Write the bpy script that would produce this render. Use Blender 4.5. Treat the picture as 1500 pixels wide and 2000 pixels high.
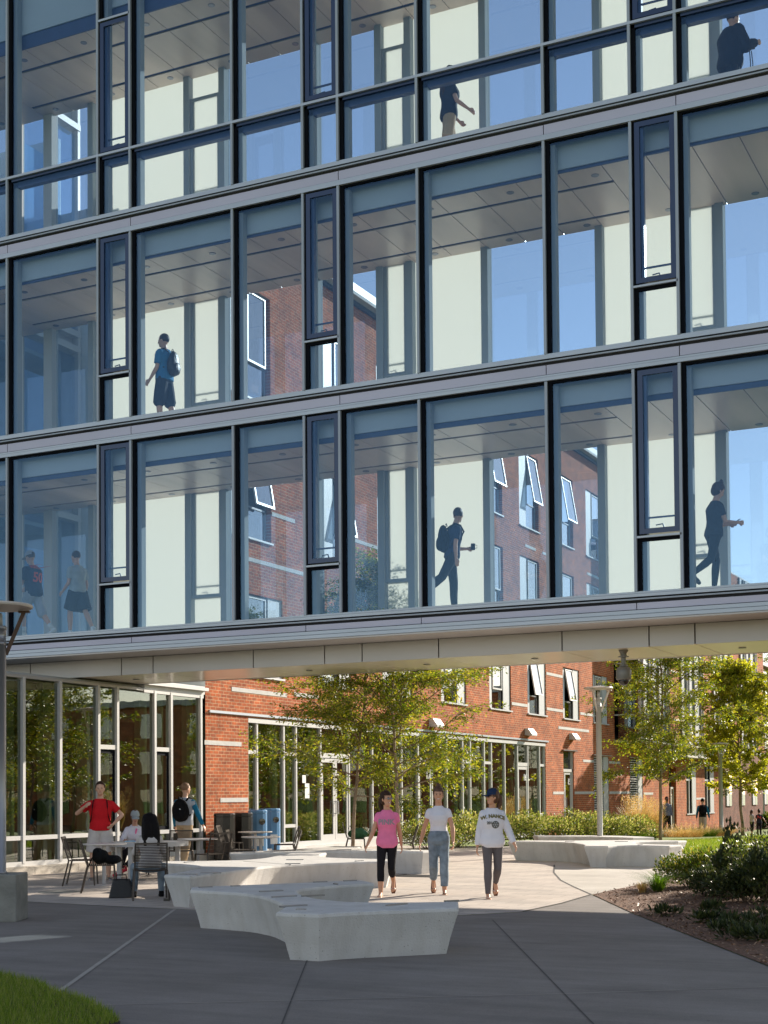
import bpy, bmesh, math, random
import numpy as np
from mathutils import Vector, Matrix, noise
from mathutils.bvhtree import BVHTree
PI = math.pi
for o in list(bpy.data.objects): bpy.data.objects.remove(o)
S = bpy.context.scene
COL = S.collection
# ------------------------------------------------------------------ camera
FPX, PITCH, ROLL, YAW, CZ = 2808.8, 0.03078969, -0.00801761, 0.45520958, 1.55
f_ = np.array([-math.sin(YAW)*math.cos(PITCH), math.cos(YAW)*math.cos(PITCH), math.sin(PITCH)])
r_ = np.array([math.cos(YAW), math.sin(YAW), 0.0]); u_ = np.cross(r_, f_)
R_, U_ = math.cos(ROLL)*r_+math.sin(ROLL)*u_, math.cos(ROLL)*u_-math.sin(ROLL)*r_
cd = bpy.data.cameras.new('camera'); cam = bpy.data.objects.new('camera', cd); COL.objects.link(cam)
M = Matrix.Identity(4)
for i in range(3):
    M[i][0], M[i][1], M[i][2] = R_[i], U_[i], -f_[i]
M[2][3] = CZ
cam.matrix_world = M
cd.sensor_fit = 'HORIZONTAL'; cd.sensor_width = 36; cd.lens = 36*FPX/1500
cd.shift_y = (1467.95-1000)/1500; cd.shift_x = 0
cd.clip_end = 3000; cd.clip_start = .1
S.camera = cam
S.render.resolution_x, S.render.resolution_y = 768, 1024
# ------------------------------------------------------------------ sky, sun, exposure
SUN = Vector((0.30, 0.86, 0.385)).normalized()
elev = math.asin(SUN.z); azi = math.atan2(SUN.x, SUN.y)
w = bpy.data.worlds.new('World'); S.world = w; w.use_nodes = True
nt = w.node_tree; bg = nt.nodes['Background']
sk = nt.nodes.new('ShaderNodeTexSky'); sk.sky_type = 'NISHITA'; sk.sun_disc = False
sk.sun_elevation = elev; sk.sun_rotation = azi; sk.dust_density = .15; sk.air_density = 1.0; sk.ozone_density = 2.5
hs_ = nt.nodes.new('ShaderNodeHueSaturation'); hs_.inputs['Saturation'].default_value = .78
nt.links.new(sk.outputs[0], hs_.inputs['Color']); mw = nt.nodes.new('ShaderNodeMix'); mw.data_type = 'RGBA'; mw.blend_type = 'MULTIPLY'; mw.inputs[0].default_value = 1; mw.inputs[7].default_value = (1.06, .93, .83, 1)
nt.links.new(hs_.outputs[0], mw.inputs[6]); nt.links.new(mw.outputs[2], bg.inputs[0]); bg.inputs[1].default_value = .115
sl = bpy.data.lights.new('sun', 'SUN'); sl.energy = 5.0; sl.angle = math.radians(.5); sl.color = (1, .90, .76)
so = bpy.data.objects.new('sun', sl); COL.objects.link(so)
so.rotation_euler = (-SUN).to_track_quat('-Z', 'Y').to_euler(); so.location = (0, 0, 60)
S.view_settings.view_transform = 'Standard'; S.view_settings.look = 'None'
S.view_settings.exposure = 1.0; S.view_settings.gamma = 1
S.render.engine = 'CYCLES'
S.cycles.max_bounces = 10; S.cycles.transparent_max_bounces = 24; S.cycles.diffuse_bounces = 4; S.cycles.glossy_bounces = 4
S.cycles.caustics_reflective = False; S.cycles.caustics_refractive = False
# ------------------------------------------------------------------ pixel helpers (used only to read off real world positions)
Ov = np.array([0, 0, CZ])
def ray(x, y): return f_+R_*(x-750)/FPX-U_*(y-1467.95)/FPX
def hz(x, y, z=0.): r = ray(x, y); return Ov+r*(z-CZ)/r[2]
def hy(x, y, Y): r = ray(x, y); return Ov+r*Y/r[1]
def hx(x, y, X): r = ray(x, y); return Ov+r*X/r[0]
def hl(x, y, d): return Ov+ray(x, y)*d      # point at depth d
# ------------------------------------------------------------------ materials
MATS = {}
def node_mat(name):
    m = bpy.data.materials.new(name); m.use_nodes = True; MATS[name] = m
    n = m.node_tree.nodes; l = m.node_tree.links
    return m, n, l, n['Principled BSDF']
def ramp(n, stops):
    r = n.new('ShaderNodeValToRGB'); e = r.color_ramp.elements
    while len(e) < len(stops): e.new(.5)
    for el, (p, c) in zip(e, stops): el.position = p; el.color = (*c, 1)
    return r
def mat(name, col, rough=.6, metal=0, var=.12, scale=3., bump=0., bscale=60., spec=.5, stretch=None, sheen=0):
    m, n, l, b = node_mat(name)
    tc = n.new('ShaderNodeTexCoord'); src = tc.outputs['Object']
    if stretch:
        mp = n.new('ShaderNodeMapping'); mp.inputs['Scale'].default_value = stretch; l.new(src, mp.inputs[0]); src = mp.outputs[0]
    no = n.new('ShaderNodeTexNoise'); no.inputs['Scale'].default_value = scale; no.inputs['Detail'].default_value = 6
    l.new(src, no.inputs['Vector'])
    c = Vector(col)
    rp = ramp(n, [(.3, c*(1-var)), (.7, c*(1+var))]); l.new(no.outputs[0], rp.inputs[0])
    l.new(rp.outputs[0], b.inputs['Base Color'])
    b.inputs['Roughness'].default_value = rough; b.inputs['Metallic'].default_value = metal
    b.inputs['Specular IOR Level'].default_value = spec
    if bump:
        n2 = n.new('ShaderNodeTexNoise'); n2.inputs['Scale'].default_value = bscale; n2.inputs['Detail'].default_value = 4
        l.new(src, n2.inputs['Vector'])
        bp = n.new('ShaderNodeBump'); bp.inputs['Strength'].default_value = bump; bp.inputs['Distance'].default_value = .02
        l.new(n2.outputs[0], bp.inputs['Height']); l.new(bp.outputs[0], b.inputs['Normal'])
    return m
def glass(name, tint, ior=1.5, refl=1.0, base=.0, rough=.0, gcol=(1, 1, 1)):
    m = bpy.data.materials.new(name); m.use_nodes = True; MATS[name] = m
    n = m.node_tree.nodes; l = m.node_tree.links; n.clear()
    o = n.new('ShaderNodeOutputMaterial'); mx = n.new('ShaderNodeMixShader')
    t = n.new('ShaderNodeBsdfTransparent'); t.inputs[0].default_value = (*tint, 1)
    g = n.new('ShaderNodeBsdfGlossy'); g.inputs['Roughness'].default_value = rough; g.inputs['Color'].default_value = (*gcol, 1)
    fr = n.new('ShaderNodeLayerWeight'); fr.inputs[0].default_value = .5
    pw = n.new('ShaderNodeMath'); pw.operation = 'POWER'; pw.inputs[1].default_value = 4.0; l.new(fr.outputs['Facing'], pw.inputs[0])
    ma = n.new('ShaderNodeMath'); ma.operation = 'MULTIPLY_ADD'; ma.inputs[1].default_value = refl*.8; ma.inputs[2].default_value = base+.03
    tc = n.new('ShaderNodeTexCoord'); no = n.new('ShaderNodeTexNoise'); no.inputs['Scale'].default_value = .9
    bp = n.new('ShaderNodeBump'); bp.inputs['Strength'].default_value = .03; bp.inputs['Distance'].default_value = .05
    l.new(tc.outputs['Object'], no.inputs['Vector']); l.new(no.outputs[0], bp.inputs['Height']); l.new(bp.outputs[0], g.inputs['Normal'])
    l.new(pw.outputs[0], ma.inputs[0]); l.new(ma.outputs[0], mx.inputs[0]); l.new(t.outputs[0], mx.inputs[1]); l.new(g.outputs[0], mx.inputs[2])
    l.new(mx.outputs[0], o.inputs[0])
    return m
def brick(name, c1, c2, mortar, axis='y'):
    m, n, l, b = node_mat(name)
    tc = n.new('ShaderNodeTexCoord'); sp = n.new('ShaderNodeSeparateXYZ'); cb = n.new('ShaderNodeCombineXYZ')
    l.new(tc.outputs['Object'], sp.inputs[0]); l.new(sp.outputs['Y' if axis == 'y' else 'X'], cb.inputs[0]); l.new(sp.outputs['Z'], cb.inputs[1])
    br = n.new('ShaderNodeTexBrick'); l.new(cb.outputs[0], br.inputs['Vector'])
    br.inputs['Scale'].default_value = 1; br.inputs['Brick Width'].default_value = .25; br.inputs['Row Height'].default_value = .085
    br.inputs['Mortar Size'].default_value = .009; br.inputs['Mortar Smooth'].default_value = .2; br.inputs['Bias'].default_value = -.1
    br.inputs['Color1'].default_value = (*c1, 1); br.inputs['Color2'].default_value = (*c2, 1); br.inputs['Mortar'].default_value = (*mortar, 1)
    no = n.new('ShaderNodeTexNoise'); no.inputs['Scale'].default_value = 1.3; no.inputs['Detail'].default_value = 5; l.new(cb.outputs[0], no.inputs['Vector'])
    n3 = n.new('ShaderNodeTexNoise'); n3.inputs['Scale'].default_value = 7; l.new(cb.outputs[0], n3.inputs['Vector'])
    mx = n.new('ShaderNodeMix'); mx.data_type = 'RGBA'; mx.blend_type = 'MULTIPLY'; mx.inputs[0].default_value = 1
    rp = ramp(n, [(.3, (.72, .68, .66)), (.7, (1.2, 1.18, 1.12))]); l.new(no.outputs[0], rp.inputs[0])
    m2 = n.new('ShaderNodeMix'); m2.data_type = 'RGBA'; m2.blend_type = 'MULTIPLY'; m2.inputs[0].default_value = .7
    r2 = ramp(n, [(.35, (.7, .72, .75)), (.62, (1.15, 1.05, 1))]); l.new(n3.outputs[0], r2.inputs[0])
    l.new(br.outputs['Color'], mx.inputs[6]); l.new(rp.outputs[0], mx.inputs[7])
    l.new(mx.outputs[2], m2.inputs[6]); l.new(r2.outputs[0], m2.inputs[7]); l.new(m2.outputs[2], b.inputs['Base Color'])
    bp = n.new('ShaderNodeBump'); bp.inputs['Strength'].default_value = .5; bp.inputs['Distance'].default_value = .01; bp.invert = True
    l.new(br.outputs['Fac'], bp.inputs['Height']); l.new(bp.outputs[0], b.inputs['Normal'])
    b.inputs['Roughness'].default_value = .9; b.inputs['Specular IOR Level'].default_value = .15
    return m
def leafmat(name, cols, trans=.45):
    m = bpy.data.materials.new(name); m.use_nodes = True; MATS[name] = m
    n = m.node_tree.nodes; l = m.node_tree.links; n.clear()
    o = n.new('ShaderNodeOutputMaterial'); g = n.new('ShaderNodeNewGeometry')
    rp = ramp(n, [(i/(len(cols)-1), c) for i, c in enumerate(cols)]); l.new(g.outputs['Random Per Island'], rp.inputs[0])
    pb = n.new('ShaderNodeBsdfPrincipled'); pb.inputs['Roughness'].default_value = .45; pb.inputs['Specular IOR Level'].default_value = .28
    tr = n.new('ShaderNodeBsdfTranslucent'); mx = n.new('ShaderNodeMixShader'); mx.inputs[0].default_value = trans
    hs = n.new('ShaderNodeHueSaturation'); hs.inputs['Value'].default_value = 1.7; hs.inputs['Saturation'].default_value = 1.1
    l.new(rp.outputs[0], pb.inputs['Base Color']); l.new(rp.outputs[0], hs.inputs['Color']); l.new(hs.outputs[0], tr.inputs[0])
    l.new(pb.outputs[0], mx.inputs[1]); l.new(tr.outputs[0], mx.inputs[2]); l.new(mx.outputs[0], o.inputs[0])
    return m
def frost(name):
    m = bpy.data.materials.new(name); m.use_nodes = True; MATS[name] = m
    n = m.node_tree.nodes; l = m.node_tree.links; n.clear()
    o = n.new('ShaderNodeOutputMaterial'); mx = n.new('ShaderNodeMixShader'); mx.inputs[0].default_value = .78
    d = n.new('ShaderNodeBsdfDiffuse'); d.inputs[0].default_value = (.72, .76, .72, 1)
    t = n.new('ShaderNodeBsdfTranslucent'); t.inputs[0].default_value = (.66, .68, .645, 1)
    l.new(d.outputs[0], mx.inputs[1]); l.new(t.outputs[0], mx.inputs[2]); l.new(mx.outputs[0], o.inputs[0])
    return m
mat('alu', (.42, .46, .52), .42, .35, .05, .8)
mat('alu_fascia', (.47, .46, .56), .5, .25, .06, .5)
mat('alu_white', (.52, .52, .51), .85, 0, .04, 1)
mat('fin', (.34, .375, .39), .95, 0, .05, 1, spec=.05)
mat('reveal', (.035, .035, .04), .7, spec=.1)
mat('mull_cap', (.33, .37, .43), .5, .2, .05, 1)
mat('gasket', (.005, .006, .010), .8, spec=.08)
mat('sash_blue', (.018, .04, .11), .25, .0, .05, 1)
mat('slot_dark', (.01, .03, .07), .5)
mat('spandrel', (.46, .51, .53), .4, 0, .05, .6)
mat('bulkhead_blue', (.02, .05, .13), .5)
mat('ceiling_wood', (.66, .52, .42), .32, 0, .22, 1.2, stretch=(1, .12, 1))
mat('corridor_floor', (.62, .56, .48), .4)
mat('beam_metal', (.46, .44, .435), .45, .3, .05, .5)
mat('soffit_metal', (.86, .80, .68), .22, .15, .06, .6, stretch=(1, .2, 1))
mat('white_frame', (.60, .59, .58), .4, .1, .03, 1)
mat('stone', (.50, .45, .38), .8, 0, .12, 6, .3, 40)
mat('cast_stone', (.50, .49, .47), .8, 0, .1, 5, .2)
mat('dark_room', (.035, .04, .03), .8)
mat('room_wall', (.26, .28, .19), .8, 0, .3, .7)
mat('room_pale', (.42, .46, .36), .7, 0, .1, 1)
mat('pale_green', (.62, .70, .56), .6, 0, .05, 1)
mat('dark_glass', (.02, .025, .03), .05, 0, .1, 1, spec=.9)
mat('panel_grey', (.47, .48, .49), .5, .1, .05, 1)
mat('precast', (.60, .585, .56), .75, 0, .09, 2.2, .35, 60)
def pits():
    m = MATS['precast']; n = m.node_tree.nodes; l = m.node_tree.links; b = n['Principled BSDF']
    tc = n.new('ShaderNodeTexCoord'); vo = n.new('ShaderNodeTexVoronoi'); vo.inputs['Scale'].default_value = 16; l.new(tc.outputs['Object'], vo.inputs[0])
    rp = ramp(n, [(.06, (.5, .48, .45)), (.11, (1, 1, 1))]); l.new(vo.outputs[0], rp.inputs[0])
    mp = n.new('ShaderNodeMapping'); mp.inputs['Scale'].default_value = (3, 3, .5); l.new(tc.outputs['Object'], mp.inputs[0])
    no = n.new('ShaderNodeTexNoise'); no.inputs['Scale'].default_value = 2.5; no.inputs['Detail'].default_value = 8; l.new(mp.outputs[0], no.inputs[0]); r2 = ramp(n, [(.33, (.91, .90, .88)), (.55, (1, 1, 1))]); l.new(no.outputs[0], r2.inputs[0])
    prev = b.inputs['Base Color'].links[0].from_socket
    for r_ in (rp, r2):
        mm = n.new('ShaderNodeMix'); mm.data_type = 'RGBA'; mm.blend_type = 'MULTIPLY'; mm.inputs[0].default_value = 1; l.new(prev, mm.inputs[6]); l.new(r_.outputs[0], mm.inputs[7]); prev = mm.outputs[2]
    l.new(prev, b.inputs['Base Color'])
pits()
mat('steel', (.25, .25, .26), .35, .8, .1, 5)
mat('steel_dark', (.06, .055, .05), .45, .6, .1, 5)
mat('rust_bracket', (.10, .055, .035), .6, .3, .2, 8)
mat('pole_paint', (.30, .30, .32), .35, .5, .06, 3)
mat('disc_paint', (.62, .54, .48), .45, .1, .05, 2)
mat('lamp_white', (.40, .39, .37), .45, .1, .05, 2)
mat('concrete_block', (.22, .215, .19), .85, 0, .25, 4, .5, 30)
mat('camera_grey', (.17, .165, .15), .4, .1, .06, 5)
mat('dome_black', (.015, .012, .012), .08, 0, .1, 1, spec=.8)
mat('chair_metal', (.075, .058, .045), .45, .4, .1, 6)
mat('table_grey', (.42, .41, .41), .45, .3, .08, 6)
mat('table_white', (.68, .64, .60), .4, .1, .05, 4)
mat('bin_black', (.02, .017, .015), .25, .1, .1, 3)
mat('bin_blue', (.075, .20, .37), .35, .0, .06, 3)
mat('black_cloth', (.008, .008, .009), .85, 0, .3, 20, .4, 80, spec=.12)
mat('leather', (.010, .008, .007), .4, 0, .2, 20, .3, 60)
mat('green_cloth', (.02, .09, .035), .8, 0, .2, 12)
mat('paper', (.75, .76, .74), .7)
mat('book_blue', (.25, .55, .75), .6)
mat('bark', (.26, .19, .13), .9, 0, .3, 14, .8, 50)
mat('twig', (.20, .13, .09), .9, 0, .3, 14)
mat('soil_dark', (.05, .03, .02), .95, 0, .4, 30, .8, 60)
# skin, hair, clothes
mat('skin', (.60, .34, .23), .5, 0, .05, 8); mat('skin_tan', (.60, .31, .185), .5, 0, .05, 8); mat('skin_dark', (.22, .12, .08), .5, 0, .05, 8)
mat('hair_brown', (.045, .02, .010), .55, 0, .4, 30, .5, 90, spec=.2, stretch=(1, 1, .15)); mat('hair_black', (.006, .004, .004), .55, 0, .3, 30, .5, 90, spec=.12, stretch=(1, 1, .15))
mat('hair_auburn', (.09, .035, .014), .55, 0, .4, 30, .5, 90, stretch=(1, 1, .15)); mat('hair_short', (.20, .11, .06), .7, 0, .3, 40)
def cloth(nm, c, v=.08): mat(nm, c, .85, 0, v, 9, .35, 25, spec=.2)
cloth('pink_cloth', (.86, .21, .38)); cloth('white_cloth', (.74, .72, .76), .04); cloth('red_cloth', (.55, .012, .018)); cloth('khaki', (.56, .48, .38)); cloth('tan_cloth', (.46, .33, .20))
cloth('black_tights', (.012, .011, .014)); cloth('grey_tights', (.13, .115, .12)); cloth('denim', (.20, .25, .30), .3); cloth('navy', (.018, .035, .085)); cloth('blue_tee', (.03, .18, .36)); cloth('grey_tee', (.36, .40, .40))
cloth('teal_sleeve', (.015, .16, .28)); cloth('grey_shirt', (.42, .44, .48)); cloth('dark_cloth', (.025, .03, .04)); cloth('white_sock', (.72, .72, .70)); cloth('pink_shoe', (.65, .05, .09)); cloth('cream', (.55, .50, .47))
mat('sole', (.16, .06, .03), .7); mat('eye', (.02, .015, .015), .3); mat('lips', (.42, .12, .11), .5); mat('teeth', (.8, .78, .74), .4); mat('letter_grey', (.30, .27, .28), .7); mat('letter_red', (.6, .06, .05), .7); mat('letter_dark', (.05, .05, .03), .7); mat('letter_white', (.8, .8, .8), .5); mat('gold', (.18, .14, .03), .7)
def plaid():
    m, n, l, b = node_mat('plaid')
    tc = n.new('ShaderNodeTexCoord')
    out = None
    for i, (ax, ph) in enumerate((('X', 0), ('Z', PI/2))):
        wv = n.new('ShaderNodeTexWave'); wv.wave_type = 'BANDS'; wv.bands_direction = ax; wv.inputs['Scale'].default_value = 5.5; l.new(tc.outputs['Object'], wv.inputs[0])
        rp = ramp(n, [(.55, (.62, .63, .68)), (.75, (.09, .10, .17))]); l.new(wv.outputs[0], rp.inputs[0])
        if out is None: out = rp
        else:
            mx = n.new('ShaderNodeMix'); mx.data_type = 'RGBA'; mx.blend_type = 'MULTIPLY'; mx.inputs[0].default_value = 1
            l.new(out.outputs[0], mx.inputs[6]); l.new(rp.outputs[0], mx.inputs[7]); l.new(mx.outputs[2], b.inputs['Base Color'])
    b.inputs['Roughness'].default_value = .85
plaid()
frost('frosted')
glass('bridge_glass', (.84, .885, .93), 1.5, .7, .008, gcol=(.42, .70, 1))
glass('back_glass', (.72, .80, .86), 1.5, .8, .03, gcol=(.8, .9, 1))
glass('store_glass', (.55, .60, .50), 1.55, 1.4, .11)
glass('window_glass', (.25, .35, .45), 1.6, 1.5, .25)
glass('facade_glass', (.78, .88, .97), 1.6, 1.0, .03)
mat('backing_blue', (.42, .60, .80), .7, 0, .08, .8); mat('backing_pale', (.72, .76, .78), .7, 0, .05, 1)  # blue and pale tones that brighten the left bays behind the glass
glass('lens_glass', (.5, .5, .5), 1.5, 1, .1)
brick('brick_red', (.47, .128, .047), (.29, .085, .042), (.52, .36, .23), 'y')
brick('brick_red_x', (.47, .128, .047), (.29, .085, .042), (.52, .36, .23), 'x')
brick('brick_shaded', (.20, .075, .055), (.13, .055, .045), (.30, .24, .20), 'y')  # darker copy of the brick, with tree shade put into its colour
leafmat('leaf_locust', [(.05, .085, .012), (.11, .15, .02), (.22, .24, .03), (.38, .32, .05)], .5)
leafmat('leaf_yellow', [(.16, .19, .025), (.33, .33, .04), (.46, .42, .06), (.22, .25, .035)], .55)
leafmat('leaf_shrub', [(.03, .06, .010), (.07, .11, .015), (.15, .18, .025), (.30, .24, .05)], .35)
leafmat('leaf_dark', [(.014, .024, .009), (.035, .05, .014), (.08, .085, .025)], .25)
leafmat('leaf_hedge', [(.06, .09, .02), (.13, .16, .03), (.24, .25, .06), (.42, .37, .15)])
leafmat('blade_green', [(.05, .10, .012), (.09, .17, .018), (.15, .23, .03)], .4)
leafmat('blade_lawn', [(.07, .13, .012), (.14, .21, .02), (.23, .29, .04), (.32, .30, .10)], .4)
leafmat('blade_gold', [(.35, .20, .06), (.55, .36, .14), (.70, .52, .26), (.20, .22, .05)], .4)
leafmat('mulch_chip', [(.07, .035, .018), (.17, .085, .045), (.30, .17, .10), (.42, .28, .18)], .0)
# ------------------------------------------------------------------ mesh builder
class MB:
    def __init__(s): s.v = []; s.f = []; s.sm = False
    def add(s, vs, fs):
        b = len(s.v); s.v += [tuple(p) for p in vs]; s.f += [tuple(i+b for i in f) for f in fs]; return s
    def box(s, x0, x1, y0, y1, z0, z1):
        if x0 > x1: x0, x1 = x1, x0
        if y0 > y1: y0, y1 = y1, y0
        if z0 > z1: z0, z1 = z1, z0
        return s.add([(x0, y0, z0), (x1, y0, z0), (x1, y1, z0), (x0, y1, z0), (x0, y0, z1), (x1, y0, z1), (x1, y1, z1), (x0, y1, z1)],
                     [(0, 3, 2, 1), (4, 5, 6, 7), (0, 1, 5, 4), (1, 2, 6, 5), (2, 3, 7, 6), (3, 0, 4, 7)])
    def bar(s, a, b, wx, wz, up=(0, 0, 1)):
        a, b = Vector(a), Vector(b); d = (b-a).normalized(); up = Vector(up)
        if abs(d.dot(up)) > .98: up = Vector((0, 1, 0))
        x = d.cross(up).normalized()*wx/2; z = x.cross(d).normalized()*wz/2
        vs = [a-x-z, a+x-z, a+x+z, a-x+z, b-x-z, b+x-z, b+x+z, b-x+z]
        return s.add(vs, [(3, 2, 1, 0), (4, 5, 6, 7), (0, 1, 5, 4), (1, 2, 6, 5), (2, 3, 7, 6), (3, 0, 4, 7)])
    def tube(s, pts, rad, n=10, caps=True):
        pts = [Vector(p) for p in pts]; rings = []
        if not hasattr(rad, '__len__'): rad = [rad]*len(pts)
        ref = Vector((0, 0, 1)); vs = []
        for i, p in enumerate(pts):
            d = (pts[min(i+1, len(pts)-1)]-pts[max(i-1, 0)]).normalized()
            r = ref if abs(d.dot(ref)) < .95 else Vector((0, 1, 0))
            x = d.cross(r).normalized(); y = d.cross(x)
            for k in range(n):
                a = 2*PI*k/n; vs.append(p+(x*math.cos(a)+y*math.sin(a))*rad[i])
        fs = []
        for i in range(len(pts)-1):
            for k in range(n): fs.append((i*n+k, i*n+(k+1) % n, (i+1)*n+(k+1) % n, (i+1)*n+k))
        if caps: fs.append(tuple(range(n))[::-1]); fs.append(tuple((len(pts)-1)*n+k for k in range(n)))
        return s.add(vs, fs)
    def lathe(s, prof, c=(0, 0, 0), n=24):
        vs = []; fs = []
        for r, z in prof:
            for k in range(n): a = 2*PI*k/n; vs.append((c[0]+r*math.cos(a), c[1]+r*math.sin(a), c[2]+z))
        for i in range(len(prof)-1):
            for k in range(n): fs.append((i*n+k, i*n+(k+1) % n, (i+1)*n+(k+1) % n, (i+1)*n+k))
        fs.append(tuple(range(n))[::-1]); fs.append(tuple((len(prof)-1)*n+k for k in range(n)))
        return s.add(vs, fs)
    def prism(s, poly, z0, z1, poly2=None):
        n = len(poly); p2 = poly2 or poly
        vs = [(x, y, z0) for x, y in poly]+[(x, y, z1) for x, y in p2]
        return s.add(vs, [tuple(range(n))[::-1], tuple(range(n, 2*n))]+[(i, (i+1) % n, n+(i+1) % n, n+i) for i in range(n)])
    def ell(s, c, r, n=16, m=10, rot=None):
        vs = []; fs = []
        for j in range(m+1):
            t = PI*j/m
            for k in range(n):
                a = 2*PI*k/n; p = Vector((r[0]*math.sin(t)*math.cos(a), r[1]*math.sin(t)*math.sin(a), r[2]*math.cos(t)))
                if rot: p = rot @ p
                vs.append(p+Vector(c))
        for j in range(m):
            for k in range(n): fs.append((j*n+k, (j+1)*n+k, (j+1)*n+(k+1) % n, j*n+(k+1) % n))
        return s.add(vs, fs)
    def quad(s, *p): return s.add(p, [tuple(range(len(p)))])
    def build(s, name, m, parent=None, smooth=False, bevel=0, loc=None):
        me = bpy.data.meshes.new(name); me.from_pydata(s.v, [], s.f); me.validate(); me.update()
        me.materials.append(MATS[m] if isinstance(m, str) else m)
        if smooth: me.shade_smooth()
        o = bpy.data.objects.new(name, me); COL.objects.link(o)
        if bevel:
            bv = o.modifiers.new('bevel', 'BEVEL'); bv.width = bevel; bv.segments = 2; bv.limit_method = 'ANGLE'; bv.angle_limit = math.radians(40)
        if parent: o.parent = parent
        if loc is not None: o.location = loc
        return o
def tag(o, label=None, cat=None, group=None, kind=None):
    if label: o['label'] = label
    if cat: o['category'] = cat
    if group: o['group'] = group
    if kind: o['kind'] = kind
    return o
def thing(name, label, cat, loc=(0, 0, 0), rz=0, group=None):
    o = bpy.data.objects.new(name, None); COL.objects.link(o); o.empty_display_size = .2
    o.location = loc; o.rotation_euler = (0, 0, rz)
    return tag(o, label, cat, group)
def kids(o): return [c for c in bpy.data.objects if c.parent == o]
def dup(root, loc, rz, label, group=None, scale=1.0):
    r = root.copy(); COL.objects.link(r); r.location = loc; r.rotation_euler = (0, 0, rz); r['label'] = label; r.scale = (scale,)*3
    if group: r['group'] = group
    for ch in kids(root):
        c = ch.copy(); COL.objects.link(c); c.parent = r
        for g in kids(ch):
            d = g.copy(); COL.objects.link(d); d.parent = c
    return r
def text_mesh(txt, size, mname, ext=.004, align='CENTER', bold=.0):
    cu = bpy.data.curves.new('t', 'FONT'); cu.body = txt; cu.size = size; cu.extrude = ext; cu.align_x = align; cu.offset = bold
    o = bpy.data.objects.new('t', cu); COL.objects.link(o)
    dg = bpy.context.evaluated_depsgraph_get(); me = bpy.data.meshes.new_from_object(o.evaluated_get(dg))
    bpy.data.objects.remove(o); me.materials.clear(); me.materials.append(MATS[mname])
    return me
def place_text(name, txt, size, mname, mtx, parent=None, bold=.0):
    me = text_mesh(txt, size, mname, bold=bold); me.transform(mtx)
    o = bpy.data.objects.new(name, me); COL.objects.link(o)
    if parent: o.parent = parent
    return o
# ================================================================== GROUND
def gz(x, y):
    P = [(-1e4, 0), (42, 0), (70, -.5), (90, -1.15), (110, -1.5), (160, -.7), (300, .1), (1e4, .1)]
    for (a, za), (b, zb) in zip(P, P[1:]):
        if y <= b: return za+(zb-za)*(y-a)/(b-a) if a > -1e3 else 0
    return .1
def ground_mat():
    m, n, l, b = node_mat('ground')
    tc = n.new('ShaderNodeTexCoord'); no = n.new('ShaderNodeTexNoise'); no.inputs['Scale'].default_value = .35; no.inputs['Detail'].default_value = 8
    n2 = n.new('ShaderNodeTexNoise'); n2.inputs['Scale'].default_value = 12; n2.inputs['Detail'].default_value = 6
    l.new(tc.outputs['Object'], no.inputs[0]); l.new(tc.outputs['Object'], n2.inputs[0])
    r1 = ramp(n, [(.35, (.10, .16, .02)), (.65, (.20, .26, .04))]); r2 = ramp(n, [(.3, (.6, .6, .6)), (.7, (1.3, 1.3, 1.2))])
    l.new(no.outputs[0], r1.inputs[0]); l.new(n2.outputs[0], r2.inputs[0])
    mx = n.new('ShaderNodeMix'); mx.data_type = 'RGBA'; mx.blend_type = 'MULTIPLY'; mx.inputs[0].default_value = 1
    l.new(r1.outputs[0], mx.inputs[6]); l.new(r2.outputs[0], mx.inputs[7]); l.new(mx.outputs[2], b.inputs['Base Color']); b.inputs['Roughness'].default_value = .9
    bp = n.new('ShaderNodeBump'); bp.inputs['Strength'].default_value = .5; l.new(n2.outputs[0], bp.inputs['Height']); l.new(bp.outputs[0], b.inputs['Normal'])
ground_mat()
def paver_mat(name, c1, c2, mortar, bw, rh, ang=0.):
    m, n, l, b = node_mat(name)
    tc = n.new('ShaderNodeTexCoord'); mp = n.new('ShaderNodeMapping'); mp.inputs['Rotation'].default_value = (0, 0, ang); l.new(tc.outputs['Object'], mp.inputs[0])
    br = n.new('ShaderNodeTexBrick'); l.new(mp.outputs[0], br.inputs['Vector']); br.inputs['Scale'].default_value = 1
    br.inputs['Brick Width'].default_value = bw; br.inputs['Row Height'].default_value = rh; br.inputs['Mortar Size'].default_value = .008
    br.inputs['Color1'].default_value = (*c1, 1); br.inputs['Color2'].default_value = (*c2, 1); br.inputs['Mortar'].default_value = (*mortar, 1)
    no = n.new('ShaderNodeTexNoise'); no.inputs['Scale'].default_value = 1.2; no.inputs['Detail'].default_value = 9; l.new(tc.outputs['Object'], no.inputs[0])
    rp = ramp(n, [(.3, (.82, .82, .82)), (.7, (1.15, 1.13, 1.1))]); l.new(no.outputs[0], rp.inputs[0])
    mx = n.new('ShaderNodeMix'); mx.data_type = 'RGBA'; mx.blend_type = 'MULTIPLY'; mx.inputs[0].default_value = 1
    l.new(br.outputs['Color'], mx.inputs[6]); l.new(rp.outputs[0], mx.inputs[7]); l.new(mx.outputs[2], b.inputs['Base Color'])
    b.inputs['Roughness'].default_value = .8
    bp = n.new('ShaderNodeBump'); bp.inputs['Strength'].default_value = .3; bp.inputs['Distance'].default_value = .006; bp.invert = True; l.new(br.outputs['Fac'], bp.inputs['Height']); l.new(bp.outputs[0], b.inputs['Normal'])
paver_mat('pavers', (.50, .44, .385), (.43, .375, .33), (.26, .22, .19), .6, .3)
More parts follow.
